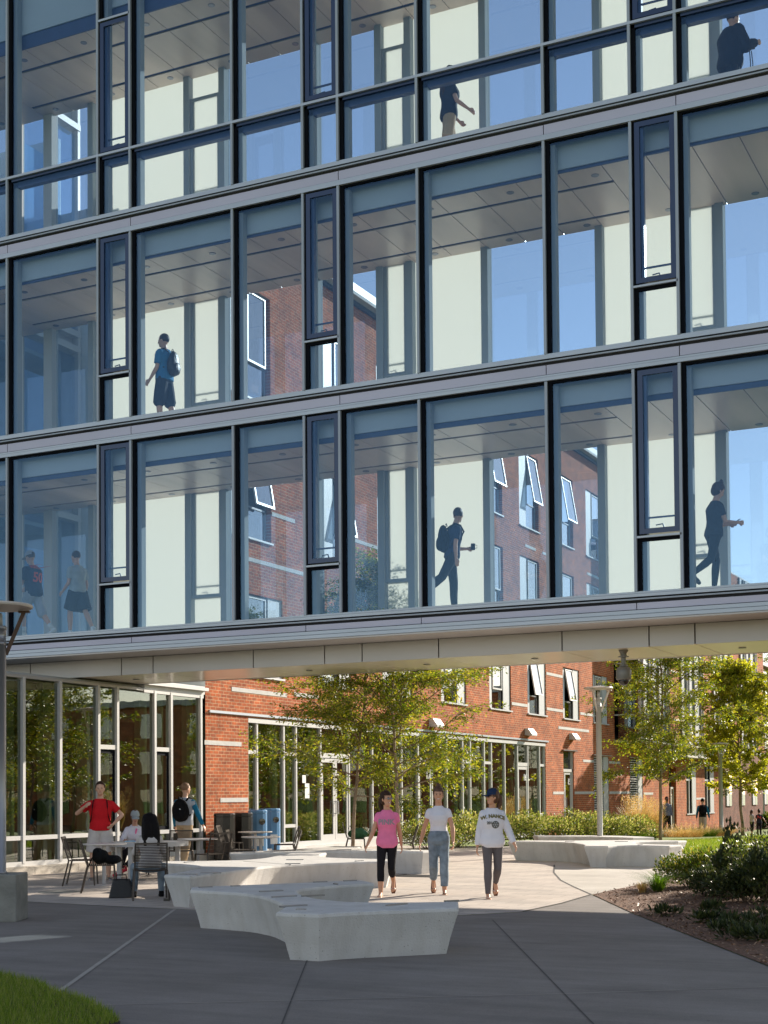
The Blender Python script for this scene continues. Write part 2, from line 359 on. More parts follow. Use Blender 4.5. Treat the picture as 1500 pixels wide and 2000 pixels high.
def conc_mat(name, col, streak):
    m, n, l, b = node_mat(name)
    tc = n.new('ShaderNodeTexCoord'); mp = n.new('ShaderNodeMapping'); mp.inputs['Rotation'].default_value = (0, 0, .42); mp.inputs['Scale'].default_value = (.6, 5, 1); l.new(tc.outputs['Object'], mp.inputs[0])
    a = n.new('ShaderNodeTexNoise'); a.inputs['Scale'].default_value = .8; a.inputs['Detail'].default_value = 10; a.inputs['Roughness'].default_value = .62; l.new(mp.outputs[0], a.inputs[0])
    c = n.new('ShaderNodeTexNoise'); c.inputs['Scale'].default_value = 90; c.inputs['Detail'].default_value = 3; l.new(tc.outputs['Object'], c.inputs[0])
    V = Vector(col); r1 = ramp(n, [(.3, V*(1-streak)), (.72, V*(1+streak))]); r2 = ramp(n, [(.3, (.85, .85, .85)), (.7, (1.12, 1.12, 1.12))])
    l.new(a.outputs[0], r1.inputs[0]); l.new(c.outputs[0], r2.inputs[0])
    mx = n.new('ShaderNodeMix'); mx.data_type = 'RGBA'; mx.blend_type = 'MULTIPLY'; mx.inputs[0].default_value = 1
    l.new(r1.outputs[0], mx.inputs[6]); l.new(r2.outputs[0], mx.inputs[7])
    e = n.new('ShaderNodeTexNoise'); e.inputs['Scale'].default_value = .55; e.inputs['Detail'].default_value = 12; e.inputs['Roughness'].default_value = .7; l.new(tc.outputs['Object'], e.inputs[0])
    vo = n.new('ShaderNodeTexVoronoi'); vo.inputs['Scale'].default_value = 2.3; l.new(tc.outputs['Object'], vo.inputs[0])
    r3 = ramp(n, [(.36, (.80, .79, .78)), (.6, (1.08, 1.08, 1.08))]); r4 = ramp(n, [(.018, (.55, .53, .5)), (.035, (1, 1, 1))]); l.new(e.outputs[0], r3.inputs[0]); l.new(vo.outputs[0], r4.inputs[0])
    prev = mx.outputs[2]
    for rr in (r3, r4):
        mm = n.new('ShaderNodeMix'); mm.data_type = 'RGBA'; mm.blend_type = 'MULTIPLY'; mm.inputs[0].default_value = 1; l.new(prev, mm.inputs[6]); l.new(rr.outputs[0], mm.inputs[7]); prev = mm.outputs[2]
    l.new(prev, b.inputs['Base Color']); b.inputs['Roughness'].default_value = .75
    bp = n.new('ShaderNodeBump'); bp.inputs['Strength'].default_value = .15; bp.inputs['Distance'].default_value = .004; l.new(c.outputs[0], bp.inputs['Height']); l.new(bp.outputs[0], b.inputs['Normal'])
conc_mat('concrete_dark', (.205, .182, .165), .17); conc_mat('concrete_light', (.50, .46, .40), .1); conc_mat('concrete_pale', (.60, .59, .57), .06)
mat('joint_dark', (.07, .065, .06), .9); mat('joint_light', (.36, .33, .29), .9); mat('mulch', (.16, .085, .052), .95, 0, .55, 25, 1.0, 70)
xs = [-900, -400, -200, -100, -60]+[-40+4*i for i in range(26)]+[100, 200, 400, 900]
ys = [-300, -100, -40]+[-20+4*i for i in range(50)]+[200, 240, 300, 400, 600, 1000, 1600]
mb = MB(); mb.v = [(x, y, gz(x, y)-.004) for y in ys for x in xs]; nx = len(xs)
mb.f = [(j*nx+i, j*nx+i+1, (j+1)*nx+i+1, (j+1)*nx+i) for j in range(len(ys)-1) for i in range(nx-1)]
tag(mb.build('ground', 'ground'), kind='structure')
def sheet(name, poly, m, z, kind='structure', lift=None):
    o = MB().add([(x, y, (gz(x, y) if lift else 0)+z) for x, y in poly], [tuple(range(len(poly)))]).build(name, m)
    return tag(o, kind=kind)
sheet('plaza_paving', [(-19.9, 17.0), (-14.3, 17.07), (-12.6, 16.8), (-11.06, 16.64), (-9.0, 16.75), (-7.3, 17.1), (-6.75, 17.9), (-6.75, 19.5), (-6.91, 21.33), (-7.75, 22.99), (-8.57, 24.69), (-9.53, 27.06), (-10.55, 30.0), (-11.5, 33), (-13, 37.5), (-17.6, 40.2), (-19.9, 40.6)], 'pavers', .008)
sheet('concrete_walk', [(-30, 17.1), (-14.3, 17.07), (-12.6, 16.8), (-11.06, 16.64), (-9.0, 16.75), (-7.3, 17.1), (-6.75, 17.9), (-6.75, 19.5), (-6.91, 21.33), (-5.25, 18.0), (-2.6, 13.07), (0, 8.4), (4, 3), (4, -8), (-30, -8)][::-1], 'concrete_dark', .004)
sheet('concrete_path', [(-6.91, 21.33), (-6.93, 22.59), (-6.9, 23.87), (-7.0, 27), (-6.6, 30.2), (-6.3, 32.9), (-7.6, 33.4), (-8.6, 35.5), (-10.2, 37.6), (-12.0, 39.5), (-14.5, 41), (-17.6, 40.2), (-13, 37.5), (-11.5, 33), (-10.55, 30.0), (-9.53, 27.06), (-8.57, 24.69), (-7.75, 22.99)], 'concrete_light', .004)
sheet('campus_path', [(-40, 122), (30, 118), (30, 121), (-40, 125.5)], 'concrete_light', .03, lift=True)
sheet('campus_path', [(-18.9, 86), (-8, 92), (4, 99), (30, 108), (30, 110), (4, 101.5), (-8, 95), (-18.9, 89)], 'concrete_light', .03, lift=True)
def joint(pts, wd, m, z):
    mb = MB()
    for a, b in zip(pts, pts[1:]):
        a, b = Vector(a), Vector(b); d = (b-a).normalized(); nn = Vector((-d.y, d.x))*wd/2
        mb.add([(*(a-nn), z), (*(b-nn), z), (*(b+nn), z), (*(a+nn), z)], [(0, 1, 2, 3)])
    tag(mb.build('pavement_joint', m), kind='structure')
joint([(-11.36, 16.6), (-7.43, 9.23)], .045, 'joint_light', .008)
joint([(-6.85, 12.3), (-4.0, 6.6)], .011, 'joint_dark', .008)
joint([(-6.65, 16.6), (-1.5, 6.3)], .011, 'joint_dark', .008)
joint([(-6.9, 8.6), (-6.04, 9.15), (-3.62, 10.71), (-1.6, 12.2)], .015, 'joint_light', .008)
joint([(-6.75, 17.9), (-6.75, 19.5), (-6.91, 21.33), (-7.75, 22.99), (-8.57, 24.69), (-9.53, 27.06), (-10.55, 30.0)], .035, 'joint_dark', .012)
# drain grate in the paving
mb = MB(); c = hz(815, 1712)
for i in range(14): mb.box(c[0]-.4, c[0]+.4, c[1]-.33+i*.05, c[1]-.31+i*.05, .008, .016)
mb.box(c[0]-.45, c[0]-.42, c[1]-.38, c[1]+.42, .008, .018).box(c[0]+.42, c[0]+.45, c[1]-.38, c[1]+.42, .008, .018)
tag(mb.build('drain_grate', 'joint_dark'), 'square slotted metal drain grate set in the sunny paving behind the pink shirt', 'drain grate')
mb = MB(); c = hz(118, 1743); mb.lathe([(.36, 0), (.36, .006), (.33, .008)], (c[0], c[1], .008), 28)  # thin darker disc lying flush on the paving
tag(mb.build('paving_disc', 'concrete_block'), 'round dark disc set flush in the paving by the left chairs', 'manhole cover')
# mulch bed (gently mounded)
def bed_z(x, y):
    poly = BEDP; d = min(seg_d(x, y, poly[i], poly[(i+1) % len(poly)]) for i in range(len(poly)))
    return .012+.16*min(1, d/4.)**1.3
def seg_d(x, y, a, b):
    ax, ay = a; bx, by = b; t = max(0, min(1, ((x-ax)*(bx-ax)+(y-ay)*(by-ay))/((bx-ax)**2+(by-ay)**2)))
    return math.hypot(x-ax-t*(bx-ax), y-ay-t*(by-ay))
BEDP = [(-6.88, 21.3), (-5.25, 18.0), (-2.6, 13.07), (0, 8.4), (14, 8), (14, 40), (-4.5, 40), (-6.2, 33), (-6.6, 30.2), (-7.0, 27), (-6.9, 23.87), (-6.9, 22.59)]
def inside(x, y, P):
    c = False
    for i in range(len(P)):
        a, b = P[i], P[i-1]
        if (a[1] > y) != (b[1] > y) and x < (b[0]-a[0])*(y-a[1])/(b[1]-a[1])+a[0]: c = not c
    return c
bm = bmesh.new(); vs = [bm.verts.new((x, y, 0)) for x, y in BEDP]; bm.faces.new(vs)
bmesh.ops.triangulate(bm, faces=bm.faces); 
for _ in range(6):
    lg = [e for e in bm.edges if e.calc_length() > .6]
    if not lg: break
    bmesh.ops.subdivide_edges(bm, edges=lg, cuts=1, use_grid_fill=False); bmesh.ops.triangulate(bm, faces=bm.faces)
for v in bm.verts: v.co.z = bed_z(v.co.x, v.co.y)+(.02*noise.noise(v.co*2.5) if bed_z(v.co.x, v.co.y) > .05 else 0)
me = bpy.data.meshes.new('mulch_bed'); bm.to_mesh(me); bm.free(); me.materials.append(MATS['mulch']); me.shade_smooth()
o = bpy.data.objects.new('mulch_bed', me); COL.objects.link(o); tag(o, kind='structure')

# ================================================================== BRIDGE
YF, YB, YBEAM, ZSOF = 24.30, 27.45, 25.22, 4.19
SILL = [5.06, 9.45, 13.82]; HEAD = [8.95, 13.33, 19.6]; CEIL = [8.45, 12.83, 18.07]
XM = [-28.3, -25.9, -23.4, -20.93, -18.49, -17.66, -15.17, -13.55, -12.77, -11.09, -8.585, -6.98, -6.165, -3.68, -2.05, -1.25, .4, 2.9, 4.5, 5.3, 7.8]
XE0, XE1 = -28.3, 7.8
NARROW = {4, 7, 11, 14, 18}
bridge = thing('glass_bridge', 'long multi storey glass footbridge building crossing high over the plaza', 'bridge', (0, 0, 0))
def part(mb, name, m, parent=bridge, **k): return mb.build(name, m, parent, **k)
# fascias between the floors
def bands(z0, lows):     # (dz_top, dz_bot, y, material)
    pass
for i, z in enumerate(SILL):
    a = MB(); a.box(XE0, XE1, YF-.03, YF+.12, z-.035, z+.0).box(XE0, XE1, YF-.06, YF+.10, z-.095, z-.043)
    part(a, 'sill_trim', 'alu')
    part(MB().box(XE0, XE1, YF+.02, YF+.12, z-.122, z-.096), 'shadow_gap', 'gasket'); part(MB().box(XE0, XE1, YF-.055, YF+.1, z-.148, z-.123), 'drip_trim', 'mull_cap')
    joints = [XM[k] for k in range(1, len(XM)-1) if k % 2 == 1] if i == 0 else [x for k, x in enumerate(XM) if k in (3, 5, 8, 10, 12, 15, 17)]
    a = MB(); js = [XE0]+joints+[XE1]
    for x0, x1 in zip(js, js[1:]): a.box(x0+.008, x1-.008, YF-.02, YF+.1, z-.37 if i else z-.31, z-.20)
    part(a, 'fascia_panel', 'alu_fascia')
    a = MB(); a.box(XE0, XE1, YF+.0, YF+.1, z-.20, z-.148).box(XE0, XE1, YF+.03, YF+.1, z-.42, z-.36)
    part(a, 'dark_reveal', 'reveal')
    a = MB()
    if i: a.box(XE0, XE1, YF-.045, YF+.1, z-.42, z-.385).box(XE0, XE1, YF-.06, YF+.08, z-.49, z-.428)
    else: a.box(XE0, XE1, YF-.05, YF+.1, z-.39, z-.325).box(XE0, XE1, YF-.07, YF+.1, z-.465, z-.40)
    part(a, 'head_trim', 'alu')
# floor slabs
for i, z in enumerate(SILL):
    zl = z-.47 if i else z-.47
    part(MB().box(XE0, XE1, YF+.13, YB-.1, z-.40, z+.02), 'floor_slab', 'corridor_floor')
    part(MB().box(XE0, XE1, YF+.13, YB-.1, z-.46, z-.41), 'slab_edge', 'gasket')
part(MB().box(XE0, XE1, YF-.05, YB+.1, 19.6, 20.2), 'roof', 'alu_fascia')
# beam and soffit
part(MB().box(XE0, XE1, YF-.05, YBEAM-.01, 4.56, 4.59), 'ledge_soffit', 'beam_metal')
bj = [-26.5, -24.0, -21.09, -18.61, -17.79, -15.31, -13.65, -12.81, -11.16, -8.67, -7.03, -6.2, -3.7, -2.1, -1.2, .5, 3, 7.8]
a = MB()
for x0, x1 in zip([XE0]+bj, bj): a.box(x0+.012, x1-.012, YBEAM, YBEAM+.04, ZSOF, 4.555)
part(a, 'beam_panel', 'beam_metal'); part(MB().box(XE0, XE1, YBEAM+.045, YBEAM+.2, ZSOF+.03, 4.58), 'beam_backing', 'gasket')
a = MB()
for x0, x1 in zip([XE0]+bj, bj): a.box(x0+.008, x1-.008, YBEAM+.045, YB, ZSOF+.004, ZSOF+.024)
part(a, 'soffit_panel', 'soffit_metal')
part(MB().box(XE0, XE1, YB-.04, YB+.08, ZSOF-.002, 5.06), 'rear_fascia', 'alu_white')
a = MB()
for x in [-19, -14.6, -11.9, -9.6, -5.6, -3.2]: a.lathe([(.07, 0), (.07, .012), (.05, .014)], (x, 26.3, ZSOF-.012), 16)
part(a, 'soffit_light', 'steel')
# front mullions
for k, x in enumerate(XM):
    for i in range(3):
        z0, z1 = SILL[i], HEAD[i]-.0
        a = MB().box(x-.028, x+.022, YF-.05, YF+.0, z0, z1-.0)
        m_ = part(a, 'mullion', 'mull_cap')
        a = MB().box(x-.035, x+.095, YF+.001, YF+.085, z0, z1-.002); part(a, 'gasket', 'gasket', m_)
        a = MB().box(x-.05, x+.165, YF+.11, YF+.26, z0, z1-.05); part(a, 'mullion_fin', 'fin', m_)
def handle(x, y, z, parent):
    a = MB().bar((x-.10, y, z+.06), (x+.02, y, z+.075), .014, .018).bar((x+.02, y, z+.08), (x+.045, y, z), .014, .02).box(x-.12, x+.08, y-.01, y+.02, z-.02, z)
    part(a, 'handle', 'slot_dark', parent)
def op_window(x0, x1, z0, z1, y, fm, gm, parent, fw=.09, bar=True):
    a = MB(); a.box(x0, x0+fw, y, y+.06, z0, z1).box(x1-fw, x1, y, y+.06, z0, z1).box(x0+fw, x1-fw, y, y+.06, z0, z0+fw).box(x0+fw, x1-fw, y, y+.06, z1-fw, z1)
    a.box(x0+fw, x0+fw+.05, y+.065, y+.16, z0+.05, z1-.03).box(x1-.03, x1, y+.065, y+.16, z0+.05, z1-.03).box(x0, x1, y+.065, y+.16, z0, z0+.05)
    w_ = part(a, 'window', fm, parent)
    part(MB().box(x0+fw, x1-fw, y+.02, y+.03, z0+fw, z1-fw), 'pane', gm, w_)
    if bar: part(MB().box(x0+fw+.05, x1-.03, y+.12, y+.15, z0+.28, z0+.31), 'grip_bar', fm, w_)
    handle((x0+x1)/2, y+.14, z0+.10, w_)
for k in range(len(XM)-1):
    x0, x1 = XM[k]+.075, XM[k+1]-.03
    for i in range(3):
        z0, z1 = SILL[i], HEAD[i]
        if k in NARROW:
            if i < 2:
                op_window(x0, x1, z0+.99, z1-.04, YF-.045, 'sash_blue', 'bridge_glass', bridge)
                part(MB().box(x0-.05, x1+.03, YF-.05, YF, z0+.925, z0+.96), 'transom', 'alu'); part(MB().box(x0-.05, x1+.03, YF+.002, YF+.07, z0+.87, z0+.965), 'transom_gasket', 'gasket')
                part(MB().box(x0, x1, YF+.03, YF+.04, z0, z0+.87), 'glass_pane', 'bridge_glass')
            else:
                op_window(x0, x1, z0+1.31, 17.9, YF-.045, 'sash_blue', 'bridge_glass', bridge)
                part(MB().box(x0-.05, x1+.03, YF-.05, YF, 17.94, 17.985), 'transom', 'alu'); part(MB().box(x0-.05, x1+.03, YF+.002, YF+.07, 17.9, 18.0), 'transom_gasket', 'gasket')
                part(MB().box(x0, x1, YF+.03, YF+.04, 18.0, z1), 'glass_pane', 'bridge_glass'); part(MB().box(x0, x1, YF+.03, YF+.04, z0, z0+1.2), 'glass_pane', 'bridge_glass')
        else:
            part(MB().box(x0, x1, YF+.03, YF+.04, z0, z1-.03), 'glass_pane', 'bridge_glass')
a = MB().box(XE0, XE1, YF-.052, YF+.0, 15.06, 15.11); part(a, 'transom', 'alu')
a = MB().box(XE0, XE1, YF+.001, YF+.09, 15.0, 15.115).box(XE0, XE1, YF+.11, YF+.24, 14.9, 15.08); part(a, 'transom_gasket', 'sash_blue')
for i in range(2): part(MB().box(XE0, XE1, YF+.0, YF+.1, HEAD[i]-.035, HEAD[i]+.03), 'head_gasket', 'gasket')
# spandrels, ceilings
for i in range(3):
    zc = CEIL[i]; top = HEAD[i]+.04 if i < 2 else 19.55; bl = (.10 if i == 0 else .05) if i < 2 else .30
    part(MB().box(XE0, XE1, YF+.27, YF+.30, zc+bl, top), 'spandrel', 'spandrel')
    part(MB().box(XE0, XE1, YF+.305, YF+.335, zc, top), 'bulkhead', 'bulkhead_blue')
    jx = [-5.98-.82*k for k in range(-16, 28)]; jx.sort()
    a = MB()
    for x0, x1 in zip(jx, jx[1:]):
        xs0, xs1 = x0+.008, x1-.008
        ys_ = [YF+.34]+([25.33, 25.43] if x1 <= -7.55 else [])+([26.79, 26.89] if -22.5 <= x0 and x1 <= -6.9 else [])+[YB-.06]
        for q in range(0, len(ys_), 2): a.box(xs0, xs1, ys_[q], ys_[q+1], zc, zc+.02)
    part(a, 'ceiling_panel', 'ceiling_wood')
    part(MB().box(XE0, XE1, YF+.34, YB-.06, zc+.03, zc+.06), 'ceiling_void', 'slot_dark')
    a = MB()
    for k in range(22):
        xx = -26+1.65*k
        for yy in (24.98, 27.12): a.lathe([(.065, 0), (.075, .006), (.075, .012)], (xx+(.8 if yy > 26 else 0), yy, zc-.012), 14)
    part(a, 'downlight', 'steel')
# back wall
BM = [-28.2, -25.6, -23.2, -22.24, -20.97, -18.25, -17.3, -14.93, -13.36, -12.66, -10.95, -8.51, -6.88, -6.12, -4.85, -3.6, -2.0, -1.2, .5, 3.0, 4.6, 5.4, 7.7]
FROST = {4, 5, 8, 9, 11, 12, 14, 15, 16, 17, 18, 19, 20, 21}; BOP = {5, 8, 12, 16, 20}  # right bays out of view are split and frosted to trim sun patches
for k, x in enumerate(BM):
    wd = .25 if x == -22.24 else (.15 if k not in (2,) else .10)
    for i in range(3):
        z1 = CEIL[i]+.1
        a = MB().box(x-wd/2, x+wd/2, YB-.22, YB+.02, SILL[i], z1)
        part(a, 'rear_mullion', 'alu_white' if x < -21 else 'fin')
for k in range(len(BM)-1):
    x0, x1 = BM[k]+.075, BM[k+1]-.075
    for i in range(3):
        z0, z1 = SILL[i], CEIL[i]+.1; gm = 'frosted' if k in FROST else 'back_glass'
        if k in BOP:
            zb = z0+1.0 if i < 2 else z0+1.31; zt = z1 if i < 2 else 17.55
            op_window(x0, x1, zb, zt, YB-.16, 'fin', gm, bridge, .07)
            part(MB().box(x0, x1, YB-.05, YB-.04, z0, zb), 'rear_glass_pane', gm)
            if i == 2: part(MB().box(x0, x1, YB-.05, YB-.04, zt, z1), 'rear_glass_pane', gm)
        else: part(MB().box(x0, x1, YB-.05, YB-.04, z0, z1), 'rear_glass_pane', gm)
for i in range(3): part(MB().box(XE0, XE1, YB-.03, YB+.1, CEIL[i]+.1, SILL[i+1] if i < 2 else 20.0), 'rear_spandrel', 'alu_white')
part(MB().box(XE1, XE1+.2, YF, YB, ZSOF, 20.0), 'end_wall', 'alu_white'); part(MB().box(XE0-.2, XE0, YF, YB, ZSOF, 20.0), 'end_wall', 'alu_white')
# ================================================================== BRICK BUILDING
XW = -19.7
bb = thing('brick_building', 'long red brick building with glazed shopfront and numbered doors behind the plaza', 'building')
def bp_(mb, name, m, parent=None, **k): return mb.build(name, m, parent or bb, **k)
holes = [(32.18, 55.12, -.3, 3.63), (57.3, 58.65, -.3, 3.36), (61.43, 63.62, .5, 3.25), (67.0, 69.2, .3, 3.25)]
ROWL = [(31.7, 34.0), (36.0, 38.1), (40.2, 42.4), (44.7, 46.9), (49.1, 51.3), (53.1, 55.25), (57.35, 59.5), (61.45, 63.6)]
ROWU = [(31.3, 33.42), (36.2, 38.3), (39.9, 42.0), (44.0, 46.2), (48.2, 50.6), (52.4, 54.6), (56.55, 58.95), (60.7, 63.0)]
wins = [(a, b, 4.75, 6.9, 'L') for a, b in ROWL]+[(a, b, 8.38, 10.9, 'U') for a, b in ROWU]+[(a, b, 12.1, 15.05, 'U') for a, b in ROWU]
WZ = [(float(hx(p0, 1500, XW)[1]), float(hx(p1, 1500, XW)[1])) for p0, p1 in ((1340, 1358), (1376, 1393))]
lowins = [(a, b, .45, 3.1) for a, b in WZ]
DOOR_E = (float(hx(1306, 1500, XW)[1]), float(hx(1320, 1500, XW)[1]), -.6, 2.9)
holes += [w_[:4] for w_ in wins]+lowins+[DOOR_E]
def wall_x(x, y0, y1, z0, z1, holes, th=.0):
    Y = sorted({y0, y1} | {h for a in holes for h in a[:2] if y0 < h < y1}); Z = sorted({z0, z1} | {h for a in holes for h in a[2:4] if z0 < h < z1})
    mb = MB()
    for a, b in zip(Y, Y[1:]):
        for c, d in zip(Z, Z[1:]):
            my, mz = (a+b)/2, (c+d)/2
            if any(h[0] < my < h[1] and h[2] < mz < h[3] for h in holes): continue
            mb.quad((x, a, c), (x, b, c), (x, b, d), (x, a, d))
    for h in holes:
        if h[0] < y0 or h[1] > y1: continue
        a, b, c, d = h[:4]; c = max(c, z0); xi = x-.24
        mb.quad((x, a, c), (xi, a, c), (xi, a, d), (x, a, d)); mb.quad((x, b, d), (xi, b, d), (xi, b, c), (x, b, c))
        mb.quad((x, a, d), (xi, a, d), (xi, b, d), (x, b, d)); mb.quad((x, b, c), (xi, b, c), (xi, a, c), (x, a, c))
    return mb
bp_(wall_x(XW, 30.15, 64.6, -1.2, 16.4, [h for h in holes if h[0] < 64]), 'brick_wall', 'brick_red')
bp_(wall_x(XW, 64.6, 85.5, -2.5, 3.9, [h for h in holes if h[0] > 64]), 'brick_wall', 'brick_red')
bp_(MB().quad((XW, 30.15, 4.3), (-40, 30.15, 4.3), (-40, 30.15, 16.4), (XW, 30.15, 16.4)), 'end_panel', 'backing_pale'); bp_(MB().quad((XW, 85.5, -3), (XW, 85.5, 3.9), (-40, 85.5, 3.9), (-40, 85.5, -3)), 'end_wall', 'brick_red_x')  # upper end made pale instead of brick, to brighten the left bays
bp_(MB().box(-40, XW+.10, 30.1, 64.7, 16.4, 16.52), 'soffit_board', 'slot_dark')
bp_(MB().box(-40, XW+.34, 30.0, 64.75, 16.52, 16.62), 'parapet_edge', 'alu_white'); bp_(MB().box(-40, XW+.18, 30.05, 64.7, 16.62, 16.98), 'parapet', 'panel_grey')
for a, b, z in ((31.37, 34.2, 4.27), (34.6, 36.0, 4.33), (30.1, 31.83, 2.86), (30.81, 32.14, 1.42), (55.3, 57.3, 6.42), (55.3, 57.3, 4.98), (51.35, 53.05, 4.98), (59.6, 61.4, 5.0), (56.7, 60.76, 4.27), (55.95, 57.28, 1.56), (58.7, 61.4, 1.56), (63.65, 66.98, 1.56), (59.9, 61.4, 2.95), (63.65, 65.4, 2.95), (33.45, 34.7, 9.15), (32.0, 35.2, 7.75), (53.0, 54.2, 11.3), (55, 56.5, 11.3), (60.8, 63.7, 11.25), (33.5, 36.1, 11.6), (38.3, 39.9, 9.2), (42.1, 44, 7.7), (46.3, 48, 9.3), (69.3, 71.0, 1.5), (WZ[0][1]+.1, WZ[1][0]-.1, 1.2)):
    bp_(MB().box(XW, XW+.012, a, b, z, z+.11), 'stone_band', 'cast_stone')
bp_(MB().box(XW, XW+.05, 30.3, 55.4, 3.67, 3.73), 'head_trim', 'alu')
rng = random.Random(3)
openset = {5, 6, 8, 9, 20, 21, 22}
for i, (a, b, z0, z1, kd) in enumerate(wins):
    xi = XW-.06; g = MB()
    if kd == 'L': pa, pb = b-.72, b; ga, gb = a+.42, b-.74
    else: pa, pb = a, a+.82; ga, gb = a+.98, b-.1
    g.box(xi-.02, xi+.02, pa, pb, z0+.02, z1); g.box(xi-.14, xi-.02, a, a+.42 if kd == 'L' else a+.98, z0, z1) if kd == 'L' else g.box(xi-.16, xi-.1, a+.83, a+.97, z0, z1)
    g.box(XW-.02, XW+.06, a-.03, b+.03, z0-.05, z0)
    wn = bp_(g, 'window', 'panel_grey')
    zf = z0+(z1-z0)*.34
    fr = MB(); xx = XW-.16
    fr.box(xx, xx+.05, ga, ga+.05, z0, z1).box(xx, xx+.05, gb-.05, gb, z0, z1).box(xx, xx+.05, ga, gb, z1-.05, z1).box(xx, xx+.05, ga, gb, z0, z0+.04).box(xx, xx+.05, ga, gb, zf-.03, zf+.02)
    bp_(fr, 'frame', 'steel', wn)
    bp_(MB().box(xx+.01, xx+.02, ga+.05, gb-.05, z0+.04, zf-.03), 'pane', 'window_glass', wn)
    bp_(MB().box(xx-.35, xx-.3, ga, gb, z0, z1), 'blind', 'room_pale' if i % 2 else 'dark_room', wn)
    t = math.radians(9.5 if i in openset else 0); h_ = z1-.05-zf
    def sp(y, d, off=0): return (xx+.06+math.sin(t)*d+off*math.cos(t), y, z1-.05-math.cos(t)*d+off*math.sin(t))
    sb = MB()
    for (y0, d0, y1, d1) in ((ga+.05, 0, ga+.10, h_), (gb-.10, 0, gb-.05, h_), (ga+.10, 0, gb-.10, .05), (ga+.10, h_-.06, gb-.10, h_)):
        vs = [sp(y0, d0), sp(y1, d0), sp(y1, d1), sp(y0, d1), sp(y0, d0, .05), sp(y1, d0, .05), sp(y1, d1, .05), sp(y0, d1, .05)]
        sb.add(vs, [(0, 1, 2, 3), (7, 6, 5, 4), (0, 4, 5, 1), (1, 5, 6, 2), (2, 6, 7, 3), (3, 7, 4, 0)])
    bp_(sb, 'sash', 'white_frame', wn)
    bp_(MB().quad(sp(ga+.11, .06, .02), sp(gb-.11, .06, .02), sp(gb-.11, h_-.07, .02), sp(ga+.11, h_-.07, .02)), 'pane', 'window_glass', wn)
# storefront
YM = [32.2, 32.69, 34.1, 34.78, 36.2, 37.96, 39.52, 41.62, 42.87, 43.98, 45.22, 46.62, 47.32, 48.63, 49.33, 50.68, 52.03, 53.16, 54.51, 55.1]
xs_ = XW-.12
bp_(MB().box(xs_-.03, XW+.0, 32.19, 55.11, 3.50, 3.62), 'frame_head', 'white_frame')
bp_(MB().box(xs_-.1, XW+.25, 31.9, 38.4, -.1, .18), 'door_step', 'precast')
bp_(MB().box(xs_-.02, xs_+.08, 32.2, 55.1, -.1, .30), 'frame_sill', 'white_frame')
for y in YM: bp_(MB().box(xs_-.03, xs_+.09, y-.035, y+.035, .3, 3.5), 'mullion', 'white_frame')
DOORS = {(36.2, 37.96): 'double', (42.87, 43.98): '17', (52.03, 53.16): '16'}
def door(y0, y1, z0, z1, x, num=None, hinge=1, parent=None, paper=False):
    fw = .11; a = MB().box(x, x+.05, y0, y0+fw, z0, z1).box(x, x+.05, y1-fw, y1, z0, z1).box(x, x+.05, y0+fw, y1-fw, z1-fw, z1).box(x, x+.05, y0+fw, y1-fw, z0, z0+.26)
    d = bp_(a, 'door', 'white_frame', parent)
    bp_(MB().box(x+.02, x+.03, y0+fw, y1-fw, z0+.26, z1-fw), 'pane', 'store_glass', d)
    yy = y0+.06 if hinge > 0 else y1-.06; s_ = 1 if hinge > 0 else -1
    bp_(MB().tube([(x+.05, yy, 1.05), (x+.12, yy, 1.05), (x+.12, yy+s_*.02, 1.05)], .012, 8).tube([(x+.12, yy, 1.03), (x+.12, yy, 1.42)], .014, 8).tube([(x+.05, yy, 1.4), (x+.12, yy, 1.4)], .012, 8), 'handle', 'alu_white', d)
    if num:
        mt = Matrix.Translation((x+.036, y1-fw-.13, z1-fw-.42)) @ Matrix.Rotation(PI/2, 4, 'Z') @ Matrix.Rotation(PI/2, 4, 'X')
        place_text('door_number', num, .36, 'letter_white', mt, d, .006)
    return d
for y0, y1 in zip(YM, YM[1:]):
    ya, yb = y0+.036, y1-.036
    kd = DOORS.get((y0, y1))
    if kd:
        bp_(MB().box(xs_-.02, xs_+.08, ya, yb, 2.66, 2.80), 'transom', 'white_frame')
        bp_(MB().box(xs_+.02, xs_+.03, ya, yb, 2.80, 3.5), 'glass_pane', 'store_glass')
        if kd == 'double':
            m_ = (ya+yb)/2; door(ya, m_-.01, .19, 2.64, xs_+.02, None, -1); door(m_+.01, yb, .19, 2.64, xs_+.02, None, 1)
        else: door(ya, yb, .1, 2.64, xs_+.02, kd, 1)
        continue
    if yb-ya < .75:
        bp_(MB().box(xs_-.02, xs_+.08, ya, yb, 2.68, 2.78), 'transom', 'white_frame')
        bp_(MB().box(xs_+.02, xs_+.03, ya, yb, 2.78, 3.5), 'glass_pane', 'store_glass')
        bp_(MB().box(xs_-.02, xs_+.08, ya, yb, .70, .79), 'transom', 'white_frame')
        bp_(MB().box(xs_+.02, xs_+.03, ya, yb, .3, .70), 'glass_pane', 'store_glass')
        bp_(MB().box(xs_+.02, xs_+.03, ya, yb, .79, 2.68), 'glass_pane', 'store_glass')
    else: bp_(MB().box(xs_+.02, xs_+.03, ya, yb, .3, 3.5), 'glass_pane', 'store_glass')
    bp_(MB().box(xs_-.2, xs_-.1, yb-(.30 if yb-ya > .75 else .15), yb-.02, .0, 3.6), 'return_reflection', 'pale_green')  # pale box stands in for the window return's reflection
bp_(MB().box(xs_+.032, xs_+.036, 35.35, 35.60, 1.50, 1.92).box(xs_+.032, xs_+.036, 35.2, 35.4, 1.93, 2.15), 'notice', 'paper')
